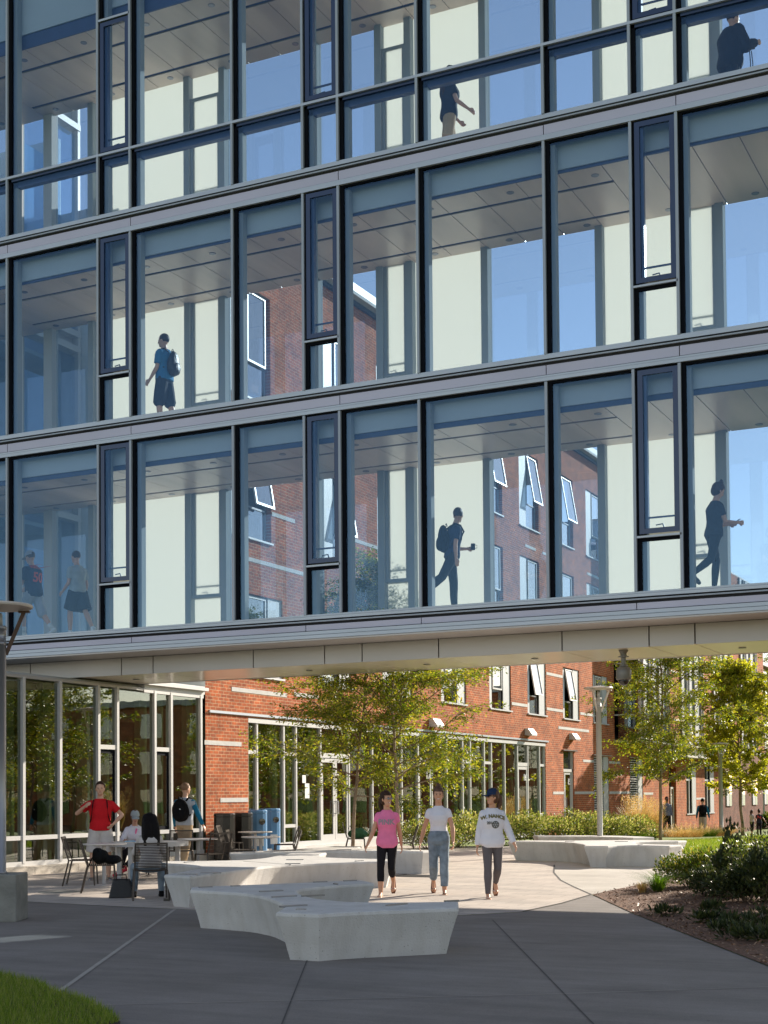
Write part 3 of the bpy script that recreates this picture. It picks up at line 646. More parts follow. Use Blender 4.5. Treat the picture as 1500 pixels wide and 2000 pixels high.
# door 15 in its own opening
bp_(MB().box(XW-.2, XW-.05, 57.3, 58.65, 2.5, 2.62).box(XW-.2, XW-.05, 57.3, 57.37, -.3, 3.36).box(XW-.2, XW-.05, 58.55, 58.65, -.3, 3.36), 'door_frame', 'white_frame')
bp_(MB().box(XW-.14, XW-.13, 57.37, 58.55, 2.62, 3.36).box(XW-.14, XW-.13, 57.37, 57.62, -.2, 2.5), 'glass_pane', 'dark_glass'); door(57.66, 58.55, -.2, 2.5, XW-.14, '15', 1)
for a, b, z in ((57.1, 58.9, 3.38), (61.2, 63.8, 3.27), (66.8, 69.4, 3.27)): bp_(MB().box(XW, XW+.10, a, b, z, z+.05), 'lintel', 'steel')
for a, b, z0, z1 in ((61.43, 63.62, .5, 3.25), (67.0, 69.2, .3, 3.25)):
    bp_(MB().box(XW-.12, XW-.02, b-.75, b, z0, z1).box(XW-.1, XW+.05, a-.02, b+.02, z0-.06, z0), 'louvre_frame', 'panel_grey')
    lv = MB(); n_ = 26
    for i in range(n_):
        z = z0+(z1-z0)*(i+.2)/n_; lv.add([(XW-.16, a+.03, z+.05), (XW-.04, a+.03, z), (XW-.04, b-.78, z), (XW-.16, b-.78, z+.05), (XW-.16, a+.03, z+.065), (XW-.04, a+.03, z+.03), (XW-.04, b-.78, z+.03), (XW-.16, b-.78, z+.065)], [(0, 1, 2, 3), (7, 6, 5, 4), (1, 5, 6, 2)])
    bp_(lv, 'louvre', 'white_frame'); bp_(MB().box(XW-.23, XW-.2, a, b, z0, z1), 'louvre_backing', 'dark_room')
for i, (px, py) in enumerate(((1116, 1439), (1030, 1430), (845, 1412))):
    p = hx(px, py, XW); y, z = float(p[1]), float(p[2])
    a = MB().add([(XW+.001, y-.3, z-.13), (XW+.001, y+.3, z-.13), (XW+.30, y+.3, z-.16), (XW+.30, y-.3, z-.16), (XW+.001, y-.3, z+.14), (XW+.001, y+.3, z+.14), (XW+.14, y+.3, z+.14), (XW+.14, y-.3, z+.14), (XW+.30, y+.3, z-.08), (XW+.30, y-.3, z-.08)],
                 [(0, 3, 2, 1), (4, 5, 6, 7), (7, 6, 8, 9), (9, 8, 2, 3), (0, 4, 7, 9, 3), (1, 2, 8, 6, 5)])
    bp_(a, 'wall_light', 'white_frame', None, bevel=.01)
# lower wing windows and entry
for a, b, z0, z1 in lowins:
    wn = bp_(MB().box(XW-.03, XW+.02, b-(b-a)*.42, b, z0, z1).box(XW-.08, XW+.05, a-.05, b+.05, z0-.07, z0).box(XW-.12, XW-.06, a, b, z0+(z1-z0)*.68, z0+(z1-z0)*.72).box(XW-.12, XW-.05, a, a+.1, z0, z1).box(XW-.12, XW-.05, (a+b)/2-.25, (a+b)/2-.15, z0, z1), 'window', 'panel_grey')
    bp_(MB().box(XW-.15, XW-.14, a, b, z0, z1), 'pane', 'window_glass', wn)
    bp_(MB().box(XW-.4, XW-.38, a, b, z0, z1), 'blind', 'room_pale', wn)
a, b, z0, z1 = DOOR_E
door((a+b)/2, b-.1, -.5, 1.9, XW-.15, None, 1); bp_(MB().box(XW-.3, XW-.28, a, b, z0, z1), 'entry_back', 'dark_room')
bp_(MB().box(XW-1, XW+.9, 72.5, 80, 3.45, 3.85), 'canopy', 'white_frame'); bp_(MB().box(XW-1, XW+.35, 80.05, 92, 3.6, 3.95), 'canopy', 'white_frame')
# projecting glass and metal upper volume
bx0, bx1, by0, by1, bz0, bz1 = -30, -18.5, 64.9, 92.0, 3.96, 14.5
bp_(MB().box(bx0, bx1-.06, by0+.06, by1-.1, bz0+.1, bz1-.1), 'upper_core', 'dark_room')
bp_(MB().box(bx0, bx1, by0, by1, bz0, bz0+.09).box(bx0, bx1, by0, by1, bz1-.09, bz1).box(bx1-.14, bx1, by0, by0+.14, bz0+.1, bz1-.1), 'upper_frame', 'white_frame')
a = MB(); b_ = MB(); c_ = MB(); y = by0+.2; i = 0
while y < by1-1:
    wd = [1.1, .5, 1.1, 1.4, .5, 2.4][i % 6]
    (c_ if i % 6 == 5 else (b_ if i % 3 == 1 else a)).box(bx1-.05, bx1-.01, y, y+wd-.1, bz0+.12, bz1-.1)
    bp_(MB().box(bx1-.05, bx1+.08, y-.09, y-.01, bz0+.1, bz1-.1), 'vertical_fin', 'steel')
    y += wd; i += 1
bp_(a, 'white_panel', 'panel_grey'); bp_(b_, 'glass_strip', 'window_glass'); bp_(c_, 'brick_panel', 'brick_red')
bp_(MB().box(bx0, bx1-.15, by0, by0+.05, bz0+.1, bz1-.1), 'glass_end', 'window_glass')
a = MB()
for z in (5.2, 7.6, 8.3, 11.4): a.box(bx1-.08, bx1+.02, by0+.2, by1-.2, z, z+.08).box(bx0, bx1-.15, by0-.03, by0+.02, z, z+.06)
bp_(a, 'horizontal_rail', 'white_frame')
# dark rooms behind the glazing
def room(parent, x0, x1, y0, y1, z0, z1, nm='interior_room', m='room_wall'):
    a = MB(); a.quad((x0, y0, z0), (x0, y1, z0), (x0, y1, z1), (x0, y0, z1)); a.quad((x0, y0, z0), (x0, y0, z1), (x1, y0, z1), (x1, y0, z0)); a.quad((x0, y1, z0), (x1, y1, z0), (x1, y1, z1), (x0, y1, z1))
    a.build(nm, m, parent); MB().quad((x0, y0, z0), (x1, y0, z0), (x1, y1, z0), (x0, y1, z0)).build('interior_floor', 'room_wall', parent); MB().quad((x0, y0, z1), (x0, y1, z1), (x1, y1, z1), (x1, y0, z1)).build('interior_ceiling', 'room_pale', parent)
room(bb, -27, XW-.26, 32.0, 56.2, .1, 3.75)
a = MB()
for y in (34.5, 39, 43.5, 48, 52.5): a.box(-21.9, -21.5, y, y+.4, .1, 3.75)
bp_(a, 'interior_column', 'room_pale'); bp_(MB().box(-23.5, -23.2, 33, 55, .1, 1.0).box(-25, -24.8, 33, 55, 2.2, 2.5), 'interior_counter', 'brick_red')
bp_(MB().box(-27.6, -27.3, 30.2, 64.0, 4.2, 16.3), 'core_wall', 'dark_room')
# ================================================================== GLASS PAVILION under the bridge (left)
gp = thing('glass_pavilion', 'tall green tinted glass room with slim white frames left of the brick wall', 'building')
def gq(mb, name, m, parent=None, **k): return mb.build(name, m, parent or gp, **k)
GY = [17.6, 19.2, 20.0, 21.6, 23.3, 24.48, 25.8, 26.49, 27.94, 28.61, 29.89]
for y in GY: gq(MB().box(XW-.1, XW+.06, y-.04, y+.04, .22, 4.06), 'mullion', 'white_frame')
gq(MB().box(XW-.1, XW+.05, 17.6, 30.0, .16, .26), 'frame_sill', 'white_frame'); gq(MB().box(XW-.1, XW+.04, 17.6, 27.5, 4.04, 4.1), 'frame_head', 'beam_metal'); gq(MB().box(XW-.1, XW+.05, 27.5, 30.0, 4.0, 4.1), 'frame_head', 'white_frame')
for y0, y1 in zip(GY, GY[1:]):
    gq(MB().box(XW-.09, XW+.04, y0+.04, y1-.04, .70, .79), 'transom', 'white_frame')
    gq(MB().box(XW-.02, XW-.01, y0+.04, y1-.04, .26, .70), 'glass_pane', 'store_glass')
    if y1-y0 < .9:
        gq(MB().box(XW-.09, XW+.04, y0+.04, y1-.04, 2.64, 2.74), 'transom', 'white_frame')
        gq(MB().box(XW-.04, XW+.0, y0+.05, y0+.11, .8, 2.63).box(XW-.04, XW+.0, y1-.11, y1-.05, .8, 2.63).box(XW-.04, XW+.0, y0+.11, y1-.11, .8, .88).box(XW-.04, XW+.0, y0+.11, y1-.11, 2.55, 2.63), 'sash', 'gasket')
        gq(MB().box(XW-.02, XW-.01, y0+.11, y1-.11, .88, 2.55), 'glass_pane', 'store_glass'); gq(MB().box(XW-.02, XW-.01, y0+.04, y1-.04, 2.74, 4.0), 'glass_pane', 'store_glass')
    else: gq(MB().box(XW-.02, XW-.01, y0+.04, y1-.04, .79, 4.0), 'glass_pane', 'store_glass')
    gq(MB().box(XW-.3, XW-.16, y1-.34, y1-.05, .2, 4.0), 'return_reflection', 'pale_green')  # pale strip imitates a window return reflected in the glass
gq(MB().box(-30, XW+.02, 27.56, 30.1, 4.1, 4.3).box(-30, XW+.14, 27.56, 30.1, 4.18, 4.26), 'roof_edge', 'white_frame'); gq(MB().box(-30, XW-.1, 17.6, 27.5, 4.1, 4.16), 'roof_deck', 'panel_grey')
a = MB()
for k in range(9): a.box(XW+.05, XW+.42, 17.6+1.4*k, 18.99+1.4*k, .0, .165)
gq(a, 'stone_base', 'stone')
room(gp, -28, XW-.2, 17.6, 30.0, .2, 4.05)
a = MB().tube([(-21.0, 17.7, 3.55), (-21.0, 29.8, 3.55)], .16, 16).tube([(-22.2, 17.7, 3.65), (-22.2, 29.8, 3.65)], .10, 12).box(-20.5, -20.2, 17.7, 29.8, 3.75, 4.0).box(-24, -23.6, 17.7, 29.8, 3.3, 3.9)
gq(a, 'ceiling_duct', 'room_pale', None)
a = MB()
for y in (19, 21.5, 24, 26.5, 29): a.tube([(-20.7, y, 4.0), (-20.7, y, 3.4)], .02, 6).lathe([(.14, 3.1), (.10, 3.3), (.03, 3.4)], (-20.7, y, 0), 12)
gq(a, 'ceiling_fixture', 'dark_room')
gq(MB().box(-23.2, -22.9, 19, 19.4, .2, 4).box(-23.2, -22.9, 24, 24.4, .2, 4).box(-23.2, -22.9, 28, 28.4, .2, 4), 'interior_column', 'pale_green')
# ================================================================== UPPER GLASS BUILDING (seen through the bridge, left)
ug = thing('glass_building', 'blue glass building with white roof edges seen through the left end of the bridge', 'building')
X2 = -23.6
for z0, z1 in ((4.4, 8.7), (9.4, 13.1), (13.75, 19.0)): MB().box(X2-.02, X2, 27.6, 30.1, z0, z1).build('glass_pane', 'facade_glass', ug)
for z in (8.75, 9.15, 13.2, 13.6, 19.1, 19.75): MB().box(X2-.3, X2+.12, 27.6, 30.1, z, z+.16).build('white_rail', 'white_frame', ug)
MB().box(X2-.4, X2-.1, 27.6, 30.1, 8.9, 9.4).box(X2-.4, X2-.1, 27.6, 30.1, 13.3, 13.75).box(X2-.4, X2-.1, 27.6, 30.1, 19.2, 19.9).build('spandrel', 'panel_grey', ug)
MB().box(X2-.1, X2+.1, 30.0, 30.1, 4.4, 19.7).build('corner_post', 'white_frame', ug)
MB().box(-27.4, X2-.5, 29.95, 30.05, 4.4, 19).build('inner_wall', 'backing_pale', ug); MB().box(-27.4, -27.3, 27.6, 29.9, 4.4, 19).build('inner_wall', 'backing_blue', ug)
MB().box(X2-.35, X2-.33, 28.2, 29.5, 4.4, 7.9).box(X2-.35, X2-.33, 28.2, 29.8, 9.4, 12.4).box(X2-.35, X2-.33, 28.2, 29.8, 13.75, 18.2).build('blue_backing', 'backing_blue', ug)  # sheets added behind the panes so the glass looks bright blue
MB().box(-27.3, X2-.4, 27.6, 29.9, 12.9, 13.0).box(-27.3, X2-.4, 27.6, 29.9, 8.5, 8.6).build('inner_ceiling', 'backing_pale', ug)
for z in (8.4, 12.8): MB().box(-27, -24.2, 28.6, 28.68, z, z+.04).build('strip_light', 'paper', ug)
# ================================================================== FAR BUILDINGS
fb = thing('far_brick_building', 'brick building coloured dark for shade, far at the right edge behind the yellow tree', 'building')
XFB = -24.0
MB().box(-45, XFB, 103, 175, -2.5, 12.0).build('brick_wall', 'brick_shaded', fb)
MB().box(-45, XFB+.3, 102.7, 175.3, 12.0, 12.5).build('roof_edge', 'panel_grey', fb)
for z in (8.9, 4.6): MB().box(XFB, XFB+.05, 103.2, 174, z, z+.2).build('stone_band', 'cast_stone', fb)
for k in range(6):
    for j, z in enumerate((.6, 5.2, 9.3)):
        y = 106.2+k*4.6+(j % 2)*.4
        wn = MB().box(XFB, XFB+.08, y, y+.75, z, z+2.3).build('window', 'panel_grey', fb); MB().box(XFB+.0, XFB+.09, y+.8, y+1.6, z, z+2.3).build('pane', 'window_glass', wn)
fc = thing('red_brick_hall', 'red brick hall beyond the garden trees, mirrored in the shop glass', 'building')
MB().box(-9, 60, 104, 116, -2, 9.5).build('brick_wall', 'brick_red_x', fc)
MB().box(-9.3, 60.3, 103.7, 116.3, 9.5, 10.0).build('roof_edge', 'alu_white', fc)
for k in range(13):
    for z in (.2, 3.6, 6.8): MB().box(-7+5*k, -4.8+5*k, 103.93, 103.98, z, z+2).build('window', 'window_glass', fc)
# ================================================================== STREET FURNITURE
def lamp(name, label, x, y, z0, ztop, r, R, block=None, base=True, rot=0.):
    t = thing(name, label, 'lamp post', (x, y, z0), rot, 'disc topped lamp posts')
    H = ztop-z0; zb = block or 0
    a = MB().lathe([(r*1.15, zb), (r*1.15, zb+.02), (r, zb+.03), (r, H-.50), (r*1.03, H-.50), (r*1.03, H-.46), (r*1.0, H-.46), (r, H-.30), (r*1.1, H-.30), (r*1.1, H-.26), (r*.95, H-.25)], n=28)
    a.build('pole', 'pole_paint' if block else 'lamp_white', t, smooth=True)
    MB().lathe([(R*.2, H-.05), (R*.98, H-.02), (R, H+.0), (R*.98, H+.02), (R*.1, H+.06)], n=48).build('disc_shade', 'disc_paint', t, smooth=False)
    for k in range(3):
        an = math.radians(20+120*k); c, s = math.cos(an), math.sin(an)
        MB().bar((r*.95*c, r*.95*s, H-.62), (R*.74*c, R*.74*s, H-.05), .05, .02, up=(-s, c, 0)).box(R*.74*c-.07, R*.74*c+.07, R*.74*s-.03, R*.74*s+.03, H-.07, H-.045).build('bracket', 'rust_bracket' if block else 'disc_paint', t)
    MB().lathe([(r*.55, H-.26), (r*.5, H-.1), (r*.2, H-.08)], n=16).build('lamp_lens', 'lamp_white', t, smooth=True)
    if block:
        MB().box(-.30, .30, -.30, .30, 0, block).build('concrete_base', 'concrete_block', t, bevel=.015)
    else: MB().lathe([(r*2.2, -.3), (r*2.2, .05), (r*1.4, .08), (r*1.4, .02)], n=20).build('base_cover', 'lamp_white', t)
    return t
p = hz(5, 1800); lamp('lamp_post', 'grey lamp post with rusty brackets on a square concrete block at the left edge', p[0]-.15, p[1]+.1, 0, 4.02, .093, .43, .60, rot=YAW)
p = hl(1172, 1640, 37.5); lamp('lamp_post', 'pale lamp post with a flat disc top standing behind the long white bench', p[0], p[1], 0, 4.32, .072, .38)
p = hl(1409, 1633, 70); lamp('lamp_post', 'tall grey lamp post on the lawn beside the brick corner', p[0], p[1], p[2], p[2]+4.5, .10, .45)
p = hl(1492, 1590, 97); t = thing('lamp_post', 'small old style lamp with cone shade by the far hedge', 'lamp post', (p[0], p[1], p[2]))
MB().lathe([(.06, 0), (.05, 2.2), (.05, 2.3)], n=10).build('pole', 'lamp_white', t); MB().lathe([(.18, 2.3), (.38, 2.32), (.08, 2.55), (.02, 2.65)], n=16).build('shade', 'lamp_white', t)
# dome camera under the soffit
t = thing('security_camera', 'grey dome security camera hanging from the underside of the bridge', 'security camera', (-7.62, 25.6, ZSOF))
MB().lathe([(.085, 0.02), (.085, -.02), (.06, -.06), (.055, -.10), (.10, -.115), (.10, -.13), (.045, -.14), (.04, -.26), (.07, -.27), (.075, -.30)], n=28).build('bracket', 'camera_grey', t, smooth=False)
MB().lathe([(.07, -.30), (.12, -.33), (.137, -.38), (.14, -.53), (.13, -.545), (.12, -.55)], n=32).build('housing', 'camera_grey', t, smooth=True)
MB().lathe([(.105, -.55), (.10, -.58), (.075, -.625), (.04, -.65), (.0, -.655)], n=28).build('dome', 'dome_black', t, smooth=True)
# ================================================================== BENCHES
def chaik(P, keep):     # round the concave shoulders, keep the end corners
    out = []; n = len(P)
    for i, p in enumerate(P):
        if i in keep: out.append(p); continue
        a, b = P[i-1], P[(i+1) % n]
        for t in (.33,): out.append((p[0]+(a[0]-p[0])*t, p[1]+(a[1]-p[1])*t))
        out.append(((a[0]+b[0]+4*p[0])/6, (a[1]+b[1]+4*p[1])/6))
        for t in (.33,): out.append((p[0]+(b[0]-p[0])*t, p[1]+(b[1]-p[1])*t))
    return out
def inset(P, d):
    n = len(P); A = sum(P[i-1][0]*P[i][1]-P[i][0]*P[i-1][1] for i in range(n)); sg = 1 if A > 0 else -1; out = []
    for i in range(n):
        a, p, b = Vector(P[i-1]), Vector(P[i]), Vector(P[(i+1) % n])
        n1 = (p-a).normalized(); n2 = (b-p).normalized(); n1 = Vector((-n1.y, n1.x))*sg; n2 = Vector((-n2.y, n2.x))*sg
        m_ = (n1+n2); m_ = m_.normalized() if m_.length > .1 else n1
        k = d/max(.5, m_.dot(n1)); out.append(tuple(p+m_*k))
    return out
def bench(label, P, keep, stops=(), seams=(), plate=None):
    P = [tuple(p) for p in P]; Q = chaik(P, set(keep)); Q = chaik(Q, {i for i, q in enumerate(Q) if q in [P[k] for k in keep]})
    t = thing('concrete_bench', label, 'bench', (0, 0, 0), 0, 'white curved concrete benches')
    L = []
    for z, d in ((0.0, .125), (.16, .085), (.32, .035), (.425, .0), (.452, .004), (.46, .022)):
        L.append((inset(Q, d), z))
    mb = MB(); n = len(Q)
    for q, z in L: mb.v += [(x, y, z) for x, y in q]
    for i in range(len(L)-1):
        for k in range(n): mb.f.append((i*n+k, i*n+(k+1) % n, (i+1)*n+(k+1) % n, (i+1)*n+k))
    mb.f.append(tuple(range((len(L)-1)*n, len(L)*n)))
    mb.build('seat_block', 'precast', t)
    for (x, y, a, l_) in stops:
        c, s_ = math.cos(a), math.sin(a)
        MB().bar((x-c*l_/2, y-s_*l_/2, .464), (x+c*l_/2, y+s_*l_/2, .464), .035, .018).build('skate_stop', 'steel', t)
    for (x0, y0, x1, y1) in seams: MB().bar((x0, y0, .458), (x1, y1, .458), .012, .01).build('seam', 'joint_dark', t)
    if plate: MB().box(-.05, .05, -.004, .004, -.02, .02).build('maker_plate', 'steel_dark', t, loc=plate)
    return t
def pxs(L): return [(float(hz(350+x/2.143, 1480+y/2.143, .46)[0]), float(hz(350+x/2.143, 1480+y/2.143, .46)[1]), a, l_) for x, y, a, l_ in L]
B1 = [(-9.83, 14.72), (-9.55, 14.27), (-9.05, 14.18), (-8.45, 13.95), (-7.8, 13.25), (-7.2, 12.5), (-6.92, 11.78), (-6.44, 11.76), (-6.28, 12.1), (-5.95, 12.42), (-5.52, 12.9), (-5.83, 13.62), (-6.6, 13.15), (-7.15, 13.25), (-7.8, 13.85), (-8.42, 14.75), (-8.42, 15.4), (-8.08, 16.2), (-8.5, 16.65), (-9.1, 15.7)]
bench('white concrete bench in the shade nearest to the camera, four armed', B1, (0, 1, 6, 7, 10, 11, 17, 18),
      pxs([(110, 543, 1.1, .18), (235, 538, 1.1, .12), (385, 560, 1.0, .3), (440, 583, 1.0, .3), (560, 579, 1.0, .28), (478, 622, 1.0, .3), (510, 637, .3, .10), (910, 617, 1.3, .3), (1140, 601, .9, .16), (590, 521, 1.1, .2), (655, 530, 2.3, .14), (715, 516, 1.1, .2)]))
B2 = [(-11.78, 16.95), (-11.2, 16.75), (-11.3, 17.6), (-11.55, 18.8), (-11.65, 19.6), (-11.5, 20.3), (-11.2, 21.0), (-10.5, 21.75), (-10.75, 22.35), (-11.4, 22.4), (-12.0, 22.5), (-12.5, 22.9), (-13.0, 23.7), (-13.3, 24.6), (-13.9, 24.3), (-13.45, 22.9), (-13.05, 21.6), (-13.4, 20.95), (-14.25, 20.6), (-14.1, 20.0), (-13.2, 19.7), (-12.5, 19.1), (-12.1, 18.2)]
bench('long sunlit white concrete bench beside the round table', B2, (0, 1, 7, 8, 13, 14, 18, 19),
      [(-11.45, 17.05, .1, .3), (-11.35, 17.5, .4, .3), (-11.6, 20.3, .5, .25), (-11.0, 21.5, 1.5, .25), (-13.6, 20.3, 1.5, .25), (-12.3, 21.6, .5, .3)], [(-11.52, 20.1, -12.9, 20.9)], (-11.62, 16.78, .12))
B4 = [(-15.35, 24.3), (-14.95, 23.72), (-14.2, 24.8), (-13.5, 25.4), (-12.6, 25.75), (-11.7, 25.6), (-11.6, 26.2), (-12.7, 26.5), (-13.8, 26.7), (-14.2, 27.9), (-14.85, 27.8), (-14.75, 26.4), (-14.95, 25.3)]
bench('white concrete bench in dappled shade under the slim trees', B4, (0, 1, 5, 6, 9, 10), [(-14.9, 24.3, .5, .3), (-12.2, 25.9, 1.5, .3), (-13.6, 25.9, .7, .3)])
B3 = [(-9.60, 29.2), (-9.08, 29.22), (-9.0, 29.75), (-8.6, 29.85), (-7.88, 29.62), (-7.78, 30.25), (-8.7, 30.5), (-9.2, 31.2), (-9.2, 32.1), (-8.45, 32.55), (-8.4, 33.1), (-9.6, 33.2), (-10.3, 33.0), (-11.0, 32.45), (-12.1, 32.4), (-12.3, 31.7), (-11.4, 31.65), (-10.6, 31.3), (-10.2, 30.6), (-9.8, 29.9)]
bench('bright white concrete bench right of the walking women by the lamp post', B3, (0, 1, 4, 5, 9, 10, 14, 15), [(-8.6, 29.95, 1.4, .2), (-10.8, 31.8, 1.2, .3), (-9.6, 31.9, .3, .3)])
B5 = [(-13.4, 36.4), (-13.0, 35.7), (-11.8, 35.8), (-10.9, 35.4), (-10.2, 34.9), (-9.8, 35.4), (-10.5, 36.2), (-11.6, 36.8)]
bench('low white concrete bench farthest back, behind the lamp post', B5, (0, 1, 4, 5))
# ================================================================== TABLES, CHAIRS, BINS
def gpt(px, d, z=0.): p = hl(px, 1557, d); return float(p[0]), float(p[1]), z
RIGHT = Vector((R_[0], R_[1])).normalized(); FWD = Vector((f_[0], f_[1])).normalized()
def head_to(a):      # a: degrees; 0 = away from camera, 90 = image right, 180 = toward the camera, 270 = image left
    d = FWD*math.cos(math.radians(a))+RIGHT*math.sin(math.radians(a)); return math.atan2(-d.x, d.y)
def make_chair(label, loc, rz):
    t = thing('slatted_chair', label, 'chair', loc, rz, 'dark metal slatted chairs')
    a = MB()
    a.tube([(-.24, -.20, .455), (-.24, .22, .455)], .012, 6).tube([(.24, -.20, .455), (.24, .22, .455)], .012, 6)
    for i in range(14): y = -.20+.42*i/13; a.tube([(-.24, y, .46), (-.12, y, .452), (.12, y, .452), (.24, y, .46)], .0085, 5)
    a.build('seat', 'chair_metal', t)
    a = MB()
    for s_ in (-1, 1): a.bar((s_*.24, -.20, .44), (s_*.235, -.33, .87), .022, .022)
    a.bar((-.235, -.33, .86), (.235, -.33, .86), .022, .03)
    for i in range(15):
        f = .13+.80*i/14; y = -.20-.13*f; z = .44+.42*f; a.tube([(-.237, y, z), (-.1, y-.02, z), (.1, y-.02, z), (.237, y, z)], .0075, 5)
    a.build('backrest', 'chair_metal', t)
    for s_ in (-1, 1):
        MB().bar((s_*.24, .22, .46), (s_*.26, .25, 0), .026, .026).build('leg', 'chair_metal', t)
        MB().bar((s_*.24, -.20, .46), (s_*.27, -.31, 0), .026, .026).build('leg', 'chair_metal', t)
    return t
CH = [(160, 25.6, 85, 'slatted metal chair at the far left, empty, by the glass wall'), (196, 23.7, 80, 'slatted metal chair with a black backpack lying on its seat'),
      (293, 21.9, -12, 'slatted metal chair under the long haired woman at the round table'), (352, 29.6, 175, 'empty slatted chair behind the round table in front of the backpack man'),
      (414, 27.8, -40, 'empty slatted chair seen from behind left of the black bins'), (474, 29.8, 92, 'slatted chair pushed up left of the thin round table before the bins'),
      (452, 34.5, 95, 'slatted chair half hidden directly in front of the black bins'), (556, 29.2, 268, 'slatted chair facing left beside the thin round table and blue bin'),
      (556, 33.0, 262, 'slatted chair farther back beside the blue recycling bin'), (694, 37.0, 88, 'slatted chair with a green bag on it beside the tree trunk'), (788, 33.5, 268, 'slatted chair mostly hidden behind the woman in pink')]
c0 = None
for px, d, an, lb in CH:
    if c0 is None: c0 = make_chair(lb, gpt(px, d), head_to(an))
    else: dup(c0, gpt(px, d), head_to(an), lb)
def make_table(label, loc, r):
    t = thing('cafe_table', label, 'table', loc, 0, 'thin round cafe tables')
    MB().lathe([(r-.02, .722), (r, .728), (r, .742), (r-.02, .746)], n=36).build('tabletop', 'table_white', t)
    MB().lathe([(.035, .02), (.035, .71)], n=16).build('pedestal', 'table_grey', t)
    MB().lathe([(.30, 0), (.30, .012), (.05, .03)], n=28).build('base', 'table_grey', t)
    MB().bar((-.25, 0, .712), (.25, 0, .712), .04, .02).bar((0, -.25, .71), (0, .25, .71), .04, .02).build('support', 'table_grey', t)
    return t
t0 = make_table('thin round cafe table at the far left in front of the man in red', gpt(203, 25.6), .40)
for px, d, lb in ((386, 28.2, 'thin round cafe table near the backpack man'), (509, 29.3, 'thin round cafe table between two chairs before the blue bins'), (498, 33.5, 'thin round cafe table farther back, close to the black bins')): dup(t0, gpt(px, d), 0, lb)
loc = gpt(290, 27.3); t = thing('round_table', 'large round grey slatted table with thick square legs', 'table', loc, .3)
a = MB()
for i in range(15):
    y = -.68+.0972*i; h_ = math.sqrt(max(0, .72**2-y*y)); a.box(-h_, h_, y-.042, y+.042, .70, .722)
a.build('tabletop', 'table_grey', t); 
a = MB(); n = 48; vs = []; 
for k in range(n):
    c, s_ = math.cos(2*PI*k/n), math.sin(2*PI*k/n)
    vs += [(.70*c, .70*s_, .64), (.75*c, .75*s_, .64), (.75*c, .75*s_, .722), (.70*c, .70*s_, .722)]
a.add(vs, [(4*k+j, 4*((k+1) % n)+j, 4*((k+1) % n)+(j+1) % 4, 4*k+(j+1) % 4) for k in range(n) for j in range(4)]); a.build('rim', 'table_grey', t)
for k in range(6):
    an = 2*PI*k/6+.2; MB().box(-.04, .04, -.04, .04, 0, .66).build('leg', 'table_grey', t, loc=(.55*math.cos(an), .55*math.sin(an), 0))
def bin_(label, px, d, wpx, ztop, m, hole, curved=True):
    w_ = wpx/2809*d; x, y, z = gpt(px, d); t = thing('recycling_bin' if m == 'bin_blue' else 'litter_bin', label, 'bin', (x, y, 0), head_to(180)+PI, 'bins along the brick wall')
    H = ztop; h = w_/2
    P = [(-h, .25), (-h, -.15), (-h*.7, -.24), (0, -.28), (h*.7, -.24), (h, -.15), (h, .25)]
    MB().prism(P, .03, H-.09).build('body', m, t, bevel=.01)
    P2 = [(x_*1.02, y_*1.02) for x_, y_ in P]; P3 = [(x_*.9, y_*.85) for x_, y_ in P]
    MB().prism(P2, H-.085, H-.03).prism(P2, H-.03, H, P3).build('lid', m, t)
    if hole: MB().lathe([(.075, 0), (.08, .01), (.02, .012)], n=24).build('opening', 'dome_black', t).matrix_local = Matrix.Translation((h*.62, -.262, H-.30)) @ Matrix.Rotation(.25, 4, 'Z') @ Matrix.Rotation(PI/2, 4, 'X')
    if hole: MB().box(-.02, h*.8, -.289, -.283, .30, .55).build('sticker', 'paper', t)
    MB().box(-h*.9, h*.9, -.2, .2, 0, .03).build('foot', 'steel_dark', t)
bin_('glossy black litter bin, leftmost by the brick wall', 438, 35.2, 38, 1.16, 'bin_black', False)
bin_('glossy black litter bin touching the blue bins', 474, 36.0, 36, 1.16, 'bin_black', False)
bin_('blue recycling bin with a round opening, left one', 503, 36.9, 34, 1.22, 'bin_blue', True)
bin_('blue recycling bin with a round opening, right one', 531, 38.4, 30, 1.24, 'bin_blue', True)
